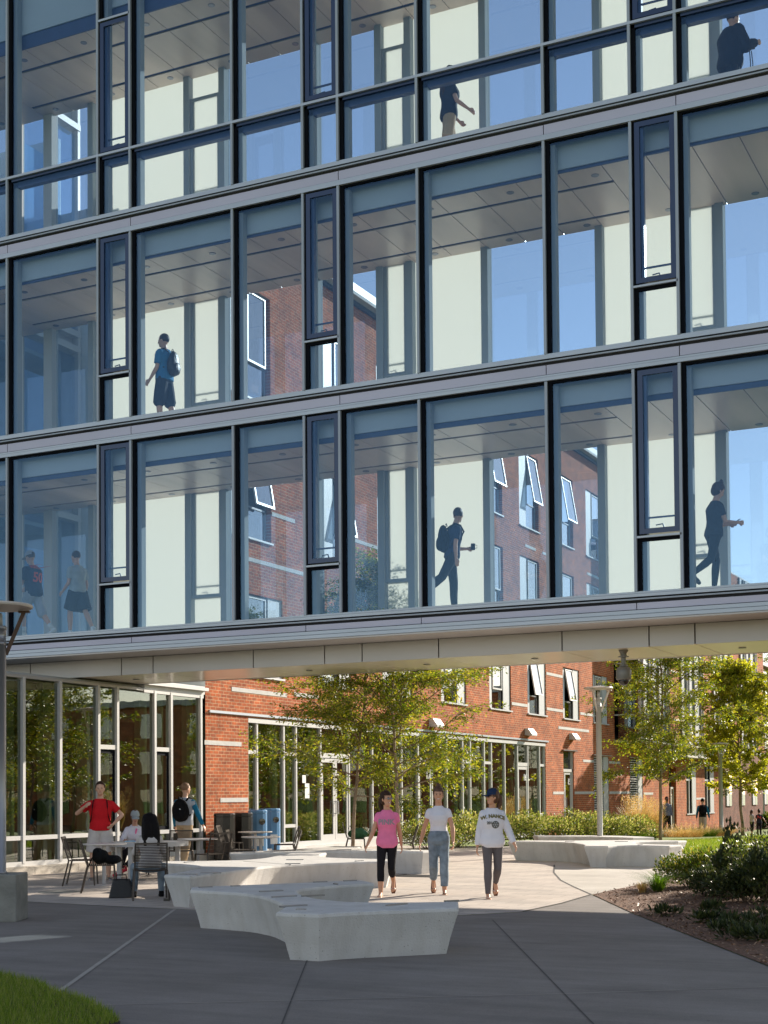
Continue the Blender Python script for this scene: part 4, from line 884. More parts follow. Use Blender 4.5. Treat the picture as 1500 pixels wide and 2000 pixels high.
# ================================================================== PEOPLE
def cap(mb, a, b, ra, rb, n=10):
    a, b = Vector(a), Vector(b); mb.ell(a, (ra,)*3, 10, 8); mb.ell(b, (rb,)*3, 10, 8); mb.tube([a, b], [ra, rb], n)
def cone(mb, a, b, ra, rb, n=14): mb.tube([a, b], [ra, rb], n)
def solid(mb, name, m, parent, vox, wr=0., sm=4, seed=0, wfreq=9):
    me = bpy.data.meshes.new('tmp'); me.from_pydata([tuple(v) for v in mb.v], [], mb.f)
    o = bpy.data.objects.new('tmp', me); COL.objects.link(o)
    bmx = bmesh.new(); bmx.from_mesh(me); bmesh.ops.recalc_face_normals(bmx, faces=bmx.faces); bmx.to_mesh(me); bmx.free()
    rm = o.modifiers.new('r', 'REMESH'); rm.mode = 'VOXEL'; rm.voxel_size = vox; rm.use_smooth_shade = True
    s_ = o.modifiers.new('s', 'SMOOTH'); s_.factor = .5; s_.iterations = sm
    dg = bpy.context.evaluated_depsgraph_get(); dg.update(); ev = o.evaluated_get(dg)
    m2 = bpy.data.meshes.new_from_object(ev); bpy.data.objects.remove(o)
    if wr:
        co = np.empty(len(m2.vertices)*3); m2.vertices.foreach_get('co', co); co = co.reshape(-1, 3)
        no = np.empty(len(m2.vertices)*3); m2.vertices.foreach_get('normal', no); no = no.reshape(-1, 3)
        r = np.random.RandomState(seed); dsp = np.zeros(len(co))
        for k in range(6):
            q = r.randn(3)*wfreq*(1+.5*k); q[2] *= .55; dsp += np.sin(co@q+r.rand()*6)*np.sin(co@(r.randn(3)*wfreq*.6)+r.rand()*6)/(1+.4*k)
        co += no*(dsp*wr)[:, None]; m2.vertices.foreach_set('co', co.ravel())
    m2.name = name; m2.materials.clear(); m2.materials.append(MATS[m]); m2.shade_smooth()
    o = bpy.data.objects.new(name, m2); COL.objects.link(o)
    if parent: o.parent = parent
    return o
def nv(*v): return Vector(v).normalized()
def person(label, loc, rz, H, c, arms, legs, lean=0., headyaw=0., headpitch=0., fem=False, near=False, group=None, sit=False, seed=1, twist=0.):
    """c: clothes dict; arms: ((upper dir, fore dir), ...) left(-x) then right(+x); legs: ((thigh, shin, foot dir), ...)"""
    t = thing('person', label, 'person', loc, rz, group)
    k = H/1.75; vox = .0085 if near else .012
    V = lambda *a: Vector(a)*k
    hipz = (.93 if not sit else .52)
    bw = .98 if fem else 1.0; hipw = .085 if fem else .085; shw = (.148 if fem else .185)
    lm = Matrix.Rotation(-math.radians(lean), 3, 'X')
    P0 = V(0, 0, hipz)
    def tor(x, y, z): return P0+lm @ (V(x, y, z-.93))        # torso frame point
    th, sh, ua, fa = .43*k, .42*k, .285*k, .245*k
    hips = [tor(s_*hipw, 0, .93) for s_ in (-1, 1)]; shs = [tor(s_*shw, -.01, 1.378) for s_ in (-1, 1)]
    J = {}
    for i in range(2):
        a, b, f = [Vector(q).normalized() for q in legs[i]]
        kn = hips[i]+a*th; an = kn+b*sh; J['leg', i] = (hips[i], kn, an, f)
        a, b = [Vector(q).normalized() for q in arms[i][:2]]
        el = shs[i]+a*ua; wr = el+b*fa; J['arm', i] = (shs[i], el, wr, b, Vector(arms[i][2]).normalized() if len(arms[i]) > 2 else None)
    if not sit:           # plant the lowest foot
        low = min(J['leg', i][2].z-.075*k if J['leg', i][3].z > -.3 else J['leg', i][2].z-.17*k for i in range(2))
        sh_ = Vector((0, 0, -low)); 
    else: sh_ = Vector((0, 0, 0))
    P0 = P0+sh_
    for q in J: J[q] = tuple(v+sh_ if (n_ < 3) else v for n_, v in enumerate(J[q]))
    hips = [J['leg', i][0] for i in range(2)]
    hm = Matrix.Rotation(math.radians(headyaw), 3, 'Z') @ Matrix.Rotation(-math.radians(headpitch), 3, 'X')
    HC = tor(0, .02, 1.645)
    def hd(x, y, z): return HC+hm @ V(x, y, z)
    def torso(mb, g=0., z0=.86, z1=1.50, wsc=1.):
        S_ = [(.84, .12, .095), (.90, .165 if fem else .16, .115), (.97, .165 if fem else .158, .112), (1.06, .135 if fem else .150, .098), (1.14, .128 if fem else .152, .096), (1.24, .145 if fem else .168, .110), (1.32, .155 if fem else .180, .115), (1.37, .145 if fem else .175, .100), (1.405, .115 if fem else .145, .084), (1.44, .080 if fem else .105, .068), (1.475, .058, .056), (1.50, .050, .050)]
        pts = []; rr = []; vs = []; n = 20; used = [q for q in S_ if z0 <= q[0] <= z1]
        for z, rx, ry in used:
            for j in range(n):
                an = 2*PI*j/n; ex = .85
                cx = math.copysign(abs(math.cos(an))**ex, math.cos(an)); cy = math.copysign(abs(math.sin(an))**ex, math.sin(an))
                bust = .022 if (fem and cy > 0 and 1.2 < z < 1.36) else 0
                vs.append(tor((rx*wsc+g)*cx, (ry*wsc+g+bust)*cy+(-.012 if z > 1.3 else 0), z))
        m_ = len(used); fs = [(i*n+j, i*n+(j+1) % n, (i+1)*n+(j+1) % n, (i+1)*n+j) for i in range(m_-1) for j in range(n)]
        fs += [tuple(range(n))[::-1], tuple((m_-1)*n+j for j in range(n))]; mb.add(vs, fs)
    # body
    b = MB(); torso(b)
    cap(b, tor(0, -.01, 1.44), tor(0, .005, 1.56), .062*k*bw, .052*k*bw)
    b.ell(hd(0, 0, .02), (.076*k, .096*k, .112*k), 18, 14, hm); b.ell(hd(0, .028, -.055), (.054*k, .062*k, .062*k), 14, 10, hm); b.ell(hd(0, .06, -.088), (.026*k, .025*k, .02*k), 10, 8, hm)
    b.ell(hd(0, .102, -.012), (.013*k, .022*k, .022*k), 8, 6, hm); cap(b, hd(0, .088, .03), hd(0, .108, -.02), .009*k, .012*k)
    for s_ in (-1, 1): b.ell(hd(s_*.078, -.005, .0), (.010*k, .02*k, .032*k), 8, 6, hm)
    for i in range(2):
        hp, kn, an, f = J['leg', i]; s_ = -1 if i == 0 else 1
        cap(b, hp, kn, .088*k*bw, .056*k*bw); mid = kn.lerp(an, .3); cap(b, kn, mid, .054*k*bw, .060*k*bw); cap(b, mid, an, .060*k*bw, .036*k)
        fd = f; up = Vector((0, 0, 1)); side = fd.cross(up).normalized() if abs(fd.z) < .95 else Vector((1, 0, 0)); dn = side.cross(fd).normalized()
        if dn.z > 0: dn = -dn
        heel = an+dn*.045*k-fd*.03*k; ball = an+dn*.055*k+fd*.13*k; toe = an+dn*.06*k+fd*.185*k
        cap(b, heel, ball, .032*k, .030*k); cap(b, an, ball, .034*k, .026*k); b.ell(ball+fd*.01*k, (.042*k, .042*k, .022*k), 10, 6)
        for q in range(5): cap(b, ball+side*(q-2)*.016*k, toe+side*(q-2)*.0165*k-fd*(abs(q-(1 if s_ > 0 else 3)))*.009*k, .011*k, .009*k, 6)
        J['foot', i] = (heel, ball, toe, side, dn, fd)
        s0, el, wr, fdir, hdv = J['arm', i]
        cap(b, s0, el, .047*k*bw, .037*k*bw); cap(b, s0.lerp(tor(0, 0, 1.38), .25), s0, .05*k*bw, .05*k*bw); mid = el.lerp(wr, .3); cap(b, el, mid, .037*k*bw, .039*k*bw); cap(b, mid, wr, .039*k*bw, .025*k*bw)
        hdir = hdv or (fdir+Vector((0, .18, 0))).normalized(); pn = hdir.cross(Vector((1, 0, 0))).normalized(); sd = hdir.cross(pn).normalized()
        if abs(hdir.x) > .8: pn = hdir.cross(Vector((0, 0, 1))).normalized(); sd = hdir.cross(pn).normalized()
        # palm faces inward: fingers spread along pn
        pc = wr+hdir*.05*k; 
        for q in range(4): cap(b, wr+pn*(q-1.5)*.008*k, wr+hdir*.088*k+pn*(q-1.5)*.019*k, .015*k, .0125*k, 6)
        cur = sd*(-s_)*(1 if True else 0)
        ins = Vector((-s_, 0, 0)); ins = (ins-hdir*ins.dot(hdir)); ins = ins.normalized() if ins.length > .1 else sd
        for q, L in enumerate((.066, .075, .070, .055)):
            p0 = wr+hdir*.088*k+pn*(q-1.5)*.0205*k; p1 = p0+(hdir*.9+ins*.35).normalized()*L*.5*k; p2 = p1+(hdir*.6+ins*.8).normalized()*L*.5*k
            cap(b, p0, p1, .0098*k, .0088*k, 6); cap(b, p1, p2, .0088*k, .0075*k, 6)
        fwd_ = pn if pn.y > 0 else -pn
        tb = wr+hdir*.03*k+fwd_*.02*k; t1 = tb+(hdir*.6+fwd_*.7).normalized()*.035*k; t2 = t1+(hdir*.9+fwd_*.2+ins*.3).normalized()*.03*k
        cap(b, tb, t1, .014*k, .0105*k, 6); cap(b, t1, t2, .0105*k, .0085*k, 6)
        J['hand', i] = (wr+hdir*.09*k, hdir)
    solid(b, 'body', c.get('skin', 'skin'), t, vox*.8 if near else vox, sm=2)
    # top garment
    if c.get('top'):
        g = .014*k; m_ = MB(); z0 = c.get('hem', .90); torso(m_, (.012 if c.get('high') else .020)+c.get('loose', 0), z0, 1.48)
        sl_ = c.get('sleeve', .55)
        for i in range(2):
            s0, el, wr = J['arm', i][:3]; ex = c.get('loose', 0)*k
            cap(m_, s0.lerp(tor(0, 0, 1.40), .35), s0, .058*k*bw+ex, .056*k*bw+ex)
            if sl_ <= 1: e = s0.lerp(el, sl_); cone(m_, s0, e, .060*k*bw+ex, .056*k*bw+ex)
            else: cap(m_, s0, el, .058*k*bw+ex, .050*k*bw+ex); e = el.lerp(wr, sl_-1); cone(m_, el, e, .050*k*bw+ex, .036*k+ex*.6)
        sm_ = c.get('sleevemat')
        top = solid(m_, 'shirt', c['top'], t, vox, .0032*k, 3, seed); J['top'] = top
        if sm_:
            m_ = MB()
            for i in range(2):
                s0, el, wr = J['arm', i][:3]; cap(m_, s0, el, .063*k, .055*k); cone(m_, el, el.lerp(wr, .95), .055*k, .040*k)
            solid(m_, 'sleeve', sm_, t, vox, .002, 3, seed+5)
    if c.get('bottom'):
        m_ = MB(); fit = c.get('fit', .02); le = c.get('leg', 2.)      # le: 0..1 along thigh, 1..2 along shin
        torso(m_, .016 if c.get('high') else .008, .84, 1.06 if c.get('high') else .97)
        for i in range(2):
            hp, kn, an = J['leg', i][:3]
            if le <= 1: cap(m_, hp, hp.lerp(kn, .1), .10*k*bw, .10*k*bw); cone(m_, hp, hp.lerp(kn, le), (.090*bw+fit)*k, (.078*bw+fit*1.6)*k)
            else:
                cap(m_, hp, kn, (.092*bw+fit*.5)*k, (.058*bw+fit)*k); md = kn.lerp(an, .3); en = kn.lerp(an, le-1)
                if le-1 > .3: cap(m_, kn, md, (.057*bw+fit)*k, (.062*bw+fit*.8)*k); cone(m_, md, en, (.062*bw+fit*.8)*k, (.062-.026*(le-1.3)/.7+fit)*k if le > 1.3 else .06*k)
                else: cone(m_, kn, en, (.057*bw+fit)*k, (.06*bw+fit)*k)
        solid(m_, 'trousers' if le > 1 else 'shorts', c['bottom'], t, vox, (.003 if fit > .012 else .001)*k, 3, seed+1)
        if c.get('cuff'):
            m_ = MB()
            for i in range(2): hp, kn, an = J['leg', i][:3]; m_.tube([kn.lerp(an, le-1.13), kn.lerp(an, le-1)], [.062*k, .062*k], 18)
            m_.build('cuff', c['cuff'], t, smooth=True)
    if c.get('shoe'):
        for i in range(2):
            heel, ball, toe, side, dn, fd = J['foot', i]; m_ = MB()
            if c['shoe'] == 'sandal':
                P = [heel-fd*.035*k, heel+fd*.02*k, ball, toe+fd*.012*k]; W = [.03, .036, .048, .028]
                vs = []
                for p, w_ in zip(P, W):
                    for s2 in (-1, 1): vs += [p+side*s2*w_*k+dn*.028*k, p+side*s2*w_*k+dn*.042*k]
                fs = []
                for j in range(3): a = 4*j; fs += [(a, a+4, a+6, a+2), (a+1, a+3, a+7, a+5), (a, a+1, a+5, a+4), (a+2, a+6, a+7, a+3)]
                fs += [(0, 2, 3, 1), (12, 13, 15, 14)]; m_.add(vs, fs); so_ = m_.build('sandal', 'sole', t)
                MB().tube([ball+side*.04*k+dn*.02*k-fd*.02*k, ball+side*.02*k-dn*.03*k+fd*.01*k, ball+fd*.035*k-dn*.02*k, ball-side*.02*k-dn*.03*k+fd*.01*k, ball-side*.04*k+dn*.02*k-fd*.02*k], .006*k, 6).build('strap', c.get('strap', 'cream'), so_, smooth=True)
            else:
                cap(m_, heel-fd*.005*k, ball, .042*k, .044*k); cap(m_, ball, toe-fd*.01*k, .044*k, .034*k); cap(m_, J['leg', i][2]+dn*.0, heel, .044*k, .042*k)
                solid(m_, 'shoe', c['shoe'], t, vox*.9, sm=3)
    if c.get('sock'):
        m_ = MB()
        for i in range(2): kn, an = J['leg', i][1:3]; m_.tube([an.lerp(kn, .0), an.lerp(kn, .28)], [.046*k, .052*k], 14)
        m_.build('sock', c['sock'], t, smooth=True)
    # hair
    hs = c.get('hairstyle', 'short'); m_ = MB(); hm_ = c.get('hair', 'hair_brown')
    m_.ell(hd(0, -.020, .046), ((.094 if hs != 'short' else .087)*k, (.112 if hs != 'short' else .103)*k, (.112 if hs != 'short' else .104)*k), 18, 12, hm)
    if hs in ('bun', 'tail', 'long', 'tailcap'):
        m_.ell(hd(0, -.035, .0), (.090*k, .090*k, .105*k), 16, 10, hm)
    if hs == 'bun': m_.ell(hd(0, -.02, .165), (.042*k, .042*k, .038*k), 12, 8); m_.ell(hd(.01, -.03, .18), (.03*k, .03*k, .028*k), 10, 8)
    if hs in ('tail', 'tailcap'):
        pts = [hd(0, -.10, .04), hd(0, -.15, .0), hd(.01, -.15, -.09), hd(.02, -.12, -.19), hd(.03, -.10, -.27)]
        for a, b2, r1, r2 in zip(pts, pts[1:], (.028, .042, .045, .035), (.042, .045, .035, .012)): cap(m_, a, b2, r1*k, r2*k)
    if hs == 'long':
        for s_ in (-1, 0, 1): 
            pts = [hd(s_*.05, -.06, .06), hd(s_*.07, -.085, -.06), hd(s_*.08, -.09, -.20), hd(s_*.085, -.08, -.36), hd(s_*.06, -.08, -.44)]
            for a, b2, r1, r2 in zip(pts, pts[1:], (.07, .075, .07, .06), (.075, .07, .06, .025)): cap(m_, a, b2, r1*k, r2*k)
    ho = solid(m_, 'hair', hm_, t, vox*.9, .0025 if hs != 'short' else .001, 2, seed+3, 30)
    # trim the hair off the face
    cut = bmesh.new(); cut.from_mesh(ho.data); inv = hm.inverted()
    dl = []
    for v in cut.verts:
        q = (inv @ (v.co-HC))/k
        lim = (.055 if fem else .062)
        if q.y > .035 and q.z < lim+.012 and abs(q.x) < .075: dl.append(v)
        elif hs == 'short' and q.z < -.02: dl.append(v)
    bmesh.ops.delete(cut, geom=dl, context='VERTS'); cut.to_mesh(ho.data); cut.free()
    if c.get('cap'):
        m_ = MB()
        vs = []; n = 24; rows = [(0, .152), (.05, .147), (.085, .115), (.098, .075), (.102, .045)]
        m_2 = MB()
        for r_a, zz in rows:
            for j in range(n): an = 2*PI*j/n; vs.append(hd(r_a*.92*math.cos(an), -.012+r_a*1.05*math.sin(an), zz))
        m_2.add(vs, [(i*n+j, i*n+(j+1) % n, (i+1)*n+(j+1) % n, (i+1)*n+j) for i in range(len(rows)-1) for j in range(n)])
        vs = []
        for s_ in range(9):
            x = (s_-4)/4*.075; yb = .085*math.sqrt(max(0, 1-(x/.098)**2)); yf = .15+.045*math.sqrt(max(0, 1-(x/.08)**2)); z_ = .048-.010*(x/.075)**2
            vs += [hd(x, yb, z_), hd(x, yf, z_-.014), hd(x, yf, z_-.02), hd(x, yb, z_-.006)]
        m_2.add(vs, [(4*q+j, 4*q+4+j, 4*q+4+(j+1) % 4, 4*q+(j+1) % 4) for q in range(8) for j in range(4)])
        m_2.build('cap', c['cap'], t, smooth=True)
    # face
    for s_ in (-1, 1):
        MB().ell(hd(s_*.031, .088, .018), (.012*k, .008*k, .006*k), 10, 6, hm).build('eye', 'eye', t, smooth=True)
        if near: MB().bar(hd(s_*.016, .098, .042), hd(s_*.046, .088, .043), .006*k, .006*k).build('eyebrow', hm_, t)
    MB().ell(hd(0, .088, -.052), (.022*k, .008*k, .006*k), 12, 6, hm).build('mouth', 'teeth' if c.get('smile') else 'lips', t, smooth=True)
    if c.get('smile'): MB().tube([hd(-.027, .082, -.046), hd(-.012, .090, -.058), hd(.012, .090, -.058), hd(.027, .082, -.046)], .0035*k, 6).build('lip', 'lips', t, smooth=True)
    if c.get('glasses'):
        a = MB()
        for s_ in (-1, 1): a.ell(hd(s_*.034, .100, .016), (.026*k, .006*k, .019*k), 12, 8, hm); a.bar(hd(s_*.06, .09, .02), hd(s_*.08, -.01, .02), .004*k, .006*k)
        a.bar(hd(-.01, .104, .018), hd(.01, .104, .018), .004*k, .006*k); a.build('sunglasses', 'dome_black' if c['glasses'] == 'sun' else 'steel', t, smooth=True)
    if c.get('belt'): pass
    J['tor'] = tor; J['k'] = k; J['head'] = hd
    return t, J
def chest_text(t, J, txt, size, mname, z, y=1, tilt=0., xoff=0., bold=.0, name='lettering', arc=0.):
    """lettering laid onto the shirt (y=+1 chest, -1 back)"""
    k = J['k']; me = text_mesh(txt, size*k, mname, bold=bold)
    bv = BVHTree.FromObject(J['top'], bpy.context.evaluated_depsgraph_get())
    bmt = bmesh.new(); bmt.from_mesh(me); 
    bmesh.ops.subdivide_edges(bmt, edges=[e for e in bmt.edges if e.calc_length() > .02], cuts=2)
    for v in bmt.verts:
        x, h = v.co.x*y*-1, v.co.y; off = v.co.z
        x += xoff; p = J['tor'](x/k, .4*y, z+h/k-arc*(x/k)**2); d = Vector((0, -y, 0))
        hit = bv.ray_cast(p, d, 1.0)
        v.co = (hit[0]+Vector((0, y*.004, 0))*(1+off*60)) if hit[0] else p
    bmt.to_mesh(me); bmt.free(); o = bpy.data.objects.new(name, me); COL.objects.link(o); o.parent = t
def backpack(label, t, J, m='black_cloth', k2=1.0, w=.15, mark=False):
    k = J['k']; q = thing('backpack', label, 'backpack', t.location, t.rotation_euler.z)
    a = MB()
    c = J['tor'](0, -.20, 1.20); a.ell(c, (w*k, .085*k, .24*k), 16, 12); a.ell(J['tor'](0, -.17, 1.16), (w*1.02*k, .08*k, .20*k), 16, 12); a.ell(J['tor'](0, -.24, 1.11), (w*.8*k, .07*k, .13*k), 14, 10)
    bo = solid(a, 'bag_body', m, q, .012, .004, 3, 7, 14)
    for s_ in (-1, 1):
        MB().tube([J['tor'](s_*.09, -.13, 1.40), J['tor'](s_*.115, -.06, 1.475), J['tor'](s_*.125, .04, 1.46), J['tor'](s_*.135, .115, 1.36), J['tor'](s_*.15, .08, 1.22), J['tor'](s_*.155, -.08, 1.10)], .018*k, 8).build('strap', m, q, smooth=True)
    MB().tube([J['tor'](-.03, -.16, 1.42), J['tor'](-.02, -.18, 1.47), J['tor'](.02, -.18, 1.47), J['tor'](.03, -.16, 1.42)], .008, 6).build('top_handle', m, q, smooth=True)
    if mark:
        a = MB()
        for i in range(3): a.tube([J['tor'](.03+.012*i, -.288, 1.21), J['tor'](.03+.012*i, -.29, 1.235-.006*i)], .005, 6)
        a.build('emblem', 'letter_white', q)
    return q
DN = (0, 0, -1)
def walk_legs(st=1, a=.28, b=.30):   # st=1: left foot planted, right leg lifted back
    pl = ((.05 if st == 2 else -.05, .18, -1), (0, .02, -1), (.1, 1, -.05)); bk = ((.04, -.02, -1), (0, -1.2, -.8), (0, .45, -1))
    return (pl, bk) if st == 1 else (bk, pl)
def fpt(px, py, z=0.): p = hz(px, py, z); return (float(p[0]), float(p[1]), z)
# three women walking toward the camera
t, J = person('woman in a pink top and black cropped leggings walking, ponytail over her shoulder', fpt(757, 1752), head_to(185), 1.60, dict(top='pink_cloth', hem=.84, sleeve=.42, bottom='black_tights', fit=.006, leg=1.55, high=0, shoe='sandal', hair='hair_brown', hairstyle='tail', glasses='clear', smile=1, skin='skin_tan'),
              (((-.22, -.38, -1), (-.10, -.22, -1)), ((.30, .20, -1), (.42, .40, -1))), walk_legs(2), 2, 42, 0, True, True, seed=3)
chest_text(t, J, 'PINK', .125, 'letter_grey', 1.245, bold=.003)
t, J = person('smiling woman in a white tee and rolled jeans walking, hair in a top bun', fpt(858, 1748), head_to(182), 1.66, dict(top='white_cloth', hem=.97, sleeve=.40, bottom='denim', fit=.020, leg=1.82, cuff='denim', high=1, shoe='sandal', strap='letter_dark', hair='hair_auburn', hairstyle='bun', smile=1, skin='skin_tan'),
              (((-.30, .16, -1), (-.02, .42, -1)), ((.34, -.22, -1), (.26, -.02, -1))), walk_legs(2)[::-1][::1] if False else (((0, .14, -1), (0, -.04, -1), (0, 1, -.05)), ((0, -.06, -1), (.03, -1.0, -.85), (0, .5, -1)))[::1], 1, 0, 4, True, True, seed=5)
t, J = person('woman in a white printed sweatshirt, grey leggings and dark cap', fpt(963, 1756), head_to(178), 1.62, dict(top='white_cloth', hem=.84, sleeve=1.92, loose=.014, bottom='grey_tights', fit=.007, leg=1.97, shoe='sandal', hair='hair_auburn', hairstyle='tailcap', cap='navy', glasses='sun', smile=0, skin='skin_tan'),
              (((-.42, .05, -1), (-.38, .40, -1)), ((.20, -.12, -1), (.16, .05, -1))), (((0, -.06, -1), (0, -1.1, -.8), (0, .5, -1)), ((0, .14, -1), (0, -.03, -1), (0, 1, -.05))), 1, -62, 0, True, True, seed=8)
chest_text(t, J, 'W. NANCE', .078, 'gold', 1.33, bold=.004, arc=1.2); chest_text(t, J, '201', .06, 'letter_dark', 1.225, xoff=.055, bold=.002)
k = J['k']; a = MB(); bv = BVHTree.FromObject(J['top'], bpy.context.evaluated_depsgraph_get())
def disc_on(bv, tor, cx, cz, r, y0, off, n=24, rows=4):
    mb = MB()
    for j in range(rows+1):
        for q in range(n):
            an = 2*PI*q/n; p = tor(cx+r*j/rows*math.cos(an), .4, cz+r*j/rows*math.sin(an)); h = bv.ray_cast(p, Vector((0, -1, 0)), 1.)
            mb.v.append(tuple((h[0] if h[0] else p)+Vector((0, off, 0))))
    mb.f = [(j*n+q, j*n+(q+1) % n, (j+1)*n+(q+1) % n, (j+1)*n+q) for j in range(rows) for q in range(n)]
    return mb
disc_on(bv, J['tor'], -.035, 1.215, .060, 0, .004).build('football_print', 'letter_dark', t)
for an in range(6):
    disc_on(bv, J['tor'], -.035+.036*math.cos(an*PI/3), 1.215+.036*math.sin(an*PI/3), .013, 0, .007, 6, 1).build('football_patch', 'grey_shirt', t)
disc_on(bv, J['tor'], -.035, 1.215, .016, 0, .007, 6, 1).build('football_patch', 'grey_shirt', t)
# man in red
ml = (((-.12, .0, -1), (-.02, 0, -1), (-.2, 1, 0)), ((.12, .0, -1), (.02, 0, -1), (.2, 1, 0)))
t, J = person('man in a red T shirt and cream shorts with one hand on his hip', gpt(196, 27.2), head_to(172), 1.84, dict(top='red_cloth', hem=.86, sleeve=.62, loose=.012, bottom='cream', leg=.98, fit=.032, shoe='steel', hair='hair_brown'),
              (((-.70, -.10, -.72), (.58, .45, -.62)), ((.75, .05, -.55), (-.62, .62, .52))), ml, 0, 0, 0, seed=11)
for s_ in (-1, 1): MB().tube([J['tor'](s_*.10, -.08, 1.455), J['tor'](s_*.12, .09, 1.44), J['tor'](s_*.13, .16, 1.34), J['tor'](s_*.15, .15, 1.15), J['tor'](s_*.18, .04, 1.05)], .010, 6).build('bag_strap', 'black_cloth', t, smooth=True)
# backpack man, seen from behind
bpc = dict(top='grey_shirt', hem=.90, sleeve=.3, sleevemat='teal_sleeve', bottom='tan_cloth', fit=.03, leg=1.97, shoe='steel_dark', hair='hair_short', loose=.008)
t, J = person('man with a black backpack and blue sleeves walking away beside the glass wall', gpt(360, 31.5), head_to(20), 1.86, bpc, (((-.25, .1, -1), (-.1, .3, -1)), ((.55, -.12, -1), (.45, .05, -1))), (((0, .25, -1), (0, -.05, -1), (0, 1, 0)), ((0, -.2, -1), (0, -.35, -1), (0, 1, -.3))), 4, -25, 0, seed=14)
backpack('black backpack worn by the man beside the glass wall', t, J, w=.19, mark=True)
# seated pair at the round table
sitl = (((-.35, 1, -.05), (0, -.05, -1), (0, 1, 0)), ((.3, 1, -.05), (0, .1, -1), (0, 1, 0)))
p = gpt(292, 22.05)
t, J = person('long haired woman seated with her back turned at the round table', p, head_to(-12), 1.68, dict(top='cream', hem=.90, sleeve=1.9, bottom='denim', fit=.012, leg=1.95, shoe='black_cloth', hair='hair_black', hairstyle='long'),
              (((-.3, .55, -.8), (.2, 1, .05)), ((.3, .55, -.8), (-.2, 1, .05))), sitl, 10, 8, 12, True, True, sit=True, seed=17)
p = gpt(262, 28.7)
t, J = person('person in a grey cap and white jacket seated behind the round table', p, head_to(165), 1.68, dict(top='white_cloth', hem=.90, sleeve=1.9, loose=.01, bottom='black_tights', fit=.012, leg=1.9, shoe='pink_shoe', hair='hair_auburn', hairstyle='tailcap', cap='grey_tee'),
              (((-.3, .6, -.7), (.5, .9, -.15)), ((.45, .5, -.8), (-.1, 1, .0))), (((.1, 1, -.08), (.9, .35, -.9), (.6, .8, -.1)), ((.35, 1, -.05), (.35, .25, -1), (.6, .8, 0))), 14, 0, 18, True, sit=True, seed=19)
MB().tube([J['tor'](-.03, .10, 1.43), J['tor'](0, .135, 1.3), J['tor'](.0, .14, 1.1)], .018, 8).build('scarf', 'pink_cloth', t, smooth=True)
dup(c0, gpt(262, 28.9), head_to(165), 'slatted chair under the person in the grey cap', )
# distant people
p = hl(1303, 1631, 68); t, J = person('man in a plaid shirt and black trousers on the path behind the tree trunk', tuple(map(float, p)), head_to(165), 1.80, dict(top='plaid', hem=.9, sleeve=1.9, bottom='black_tights', fit=.025, leg=1.95, shoe='steel_dark', hair='hair_brown', skin='skin_dark'),
    (((-.15, 0, -1), (0, .5, -1)), ((.2, 0, -1), (.1, .1, -1))), (((0, .2, -1), (0, -.05, -1), (0, 1, 0)), ((0, -.1, -1), (0, -.3, -1), (0, 1, -.2))), 0, 0, 0, seed=21)
p = hl(1373, 1633, 69.5); t, J = person('man in teal sleeves and khaki trousers walking away by the brick corner', tuple(map(float, p)), head_to(10), 1.80, dict(top='dark_cloth', sleevemat='teal_sleeve', hem=.9, sleeve=.3, bottom='khaki', fit=.03, leg=1.95, shoe='steel_dark', hair='hair_black'),
    (((-.25, 0, -1), (-.1, .3, -1)), ((.28, .0, -1), (.2, .3, -1))), (((0, .2, -1), (0, -.05, -1), (0, 1, 0)), ((0, -.15, -1), (0, -.35, -1), (0, 1, -.3))), 2, 0, 10, seed=23)
backpack('black backpack worn by the man at the brick corner', t, J, w=.18)
p = hl(1483, 1634, 88); t, J = person('woman in a black top numbered 34 at the right edge of the lawn', tuple(map(float, p)), head_to(10), 1.64, dict(top='dark_cloth', hem=.86, sleeve=.5, bottom='black_tights', fit=.01, leg=1.95, shoe='steel_dark', hair='hair_brown', hairstyle='bun'),
    (((-.3, 0, -1), (-.1, .3, -1)), ((.7, -.1, -1), (.6, .1, -1))), (((0, .15, -1), (0, -.05, -1), (0, 1, 0)), ((0, -.1, -1), (0, -.2, -1), (0, 1, -.2))), 0, 20, 0, True, seed=25)
chest_text(t, J, '34', .30, 'letter_red', 1.16, y=-1, bold=.01)
p = hl(1469, 1630, 90); t, J = person('person in a pale pink top and black shorts beyond the lawn path', tuple(map(float, p)), head_to(60), 1.52, dict(top='cream', hem=.86, sleeve=.6, bottom='black_tights', fit=.03, leg=1.6, shoe='steel_dark', hair='hair_brown', hairstyle='tail'),
    (((-.2, .3, -1), (0, .8, -.2)), ((.2, .3, -1), (0, .8, -.2))), (((0, .1, -1), (0, 0, -1), (0, 1, 0)), ((0, -.1, -1), (0, -.1, -1), (0, 1, 0))), 0, 0, 0, True, seed=27)
# people on the bridge
def on_bridge(px, yy, floor): 
    p = hy(px, 1000, yy); return (float(p[0]), yy, floor)
A0, B0, C0 = 5.09, 9.48, 13.85
def Hh(px, py, yy, fl): return float(hy(px, py, yy)[2])-fl
xl = on_bridge(66, 25.0, A0); Hj = 1.93
t, J = person('man in a dark jersey numbered 50 and pale shorts walking on the lowest bridge floor', xl, head_to(-62), Hj, dict(top='navy', hem=.84, sleeve=.75, loose=.02, bottom='grey_shirt', leg=1.02, fit=.05, shoe='white_sock', sock='white_sock', hair='hair_brown', cap='grey_shirt'),
    (((-.1, .3, -1), (0, 1, -.1)), ((.15, .2, -1), (-.2, .9, -.2))), (((0, .55, -1), (0, -.05, -1), (0, 1, 0)), ((0, -.35, -1), (0, -.8, -1), (0, .9, -.5))), 6, 0, 15, seed=31)
chest_text(t, J, '50', .27, 'letter_red', 1.10, y=-1, bold=.008, xoff=.0); chest_text(t, J, 'NATON', .075, 'letter_red', 1.37, y=-1, bold=.002)
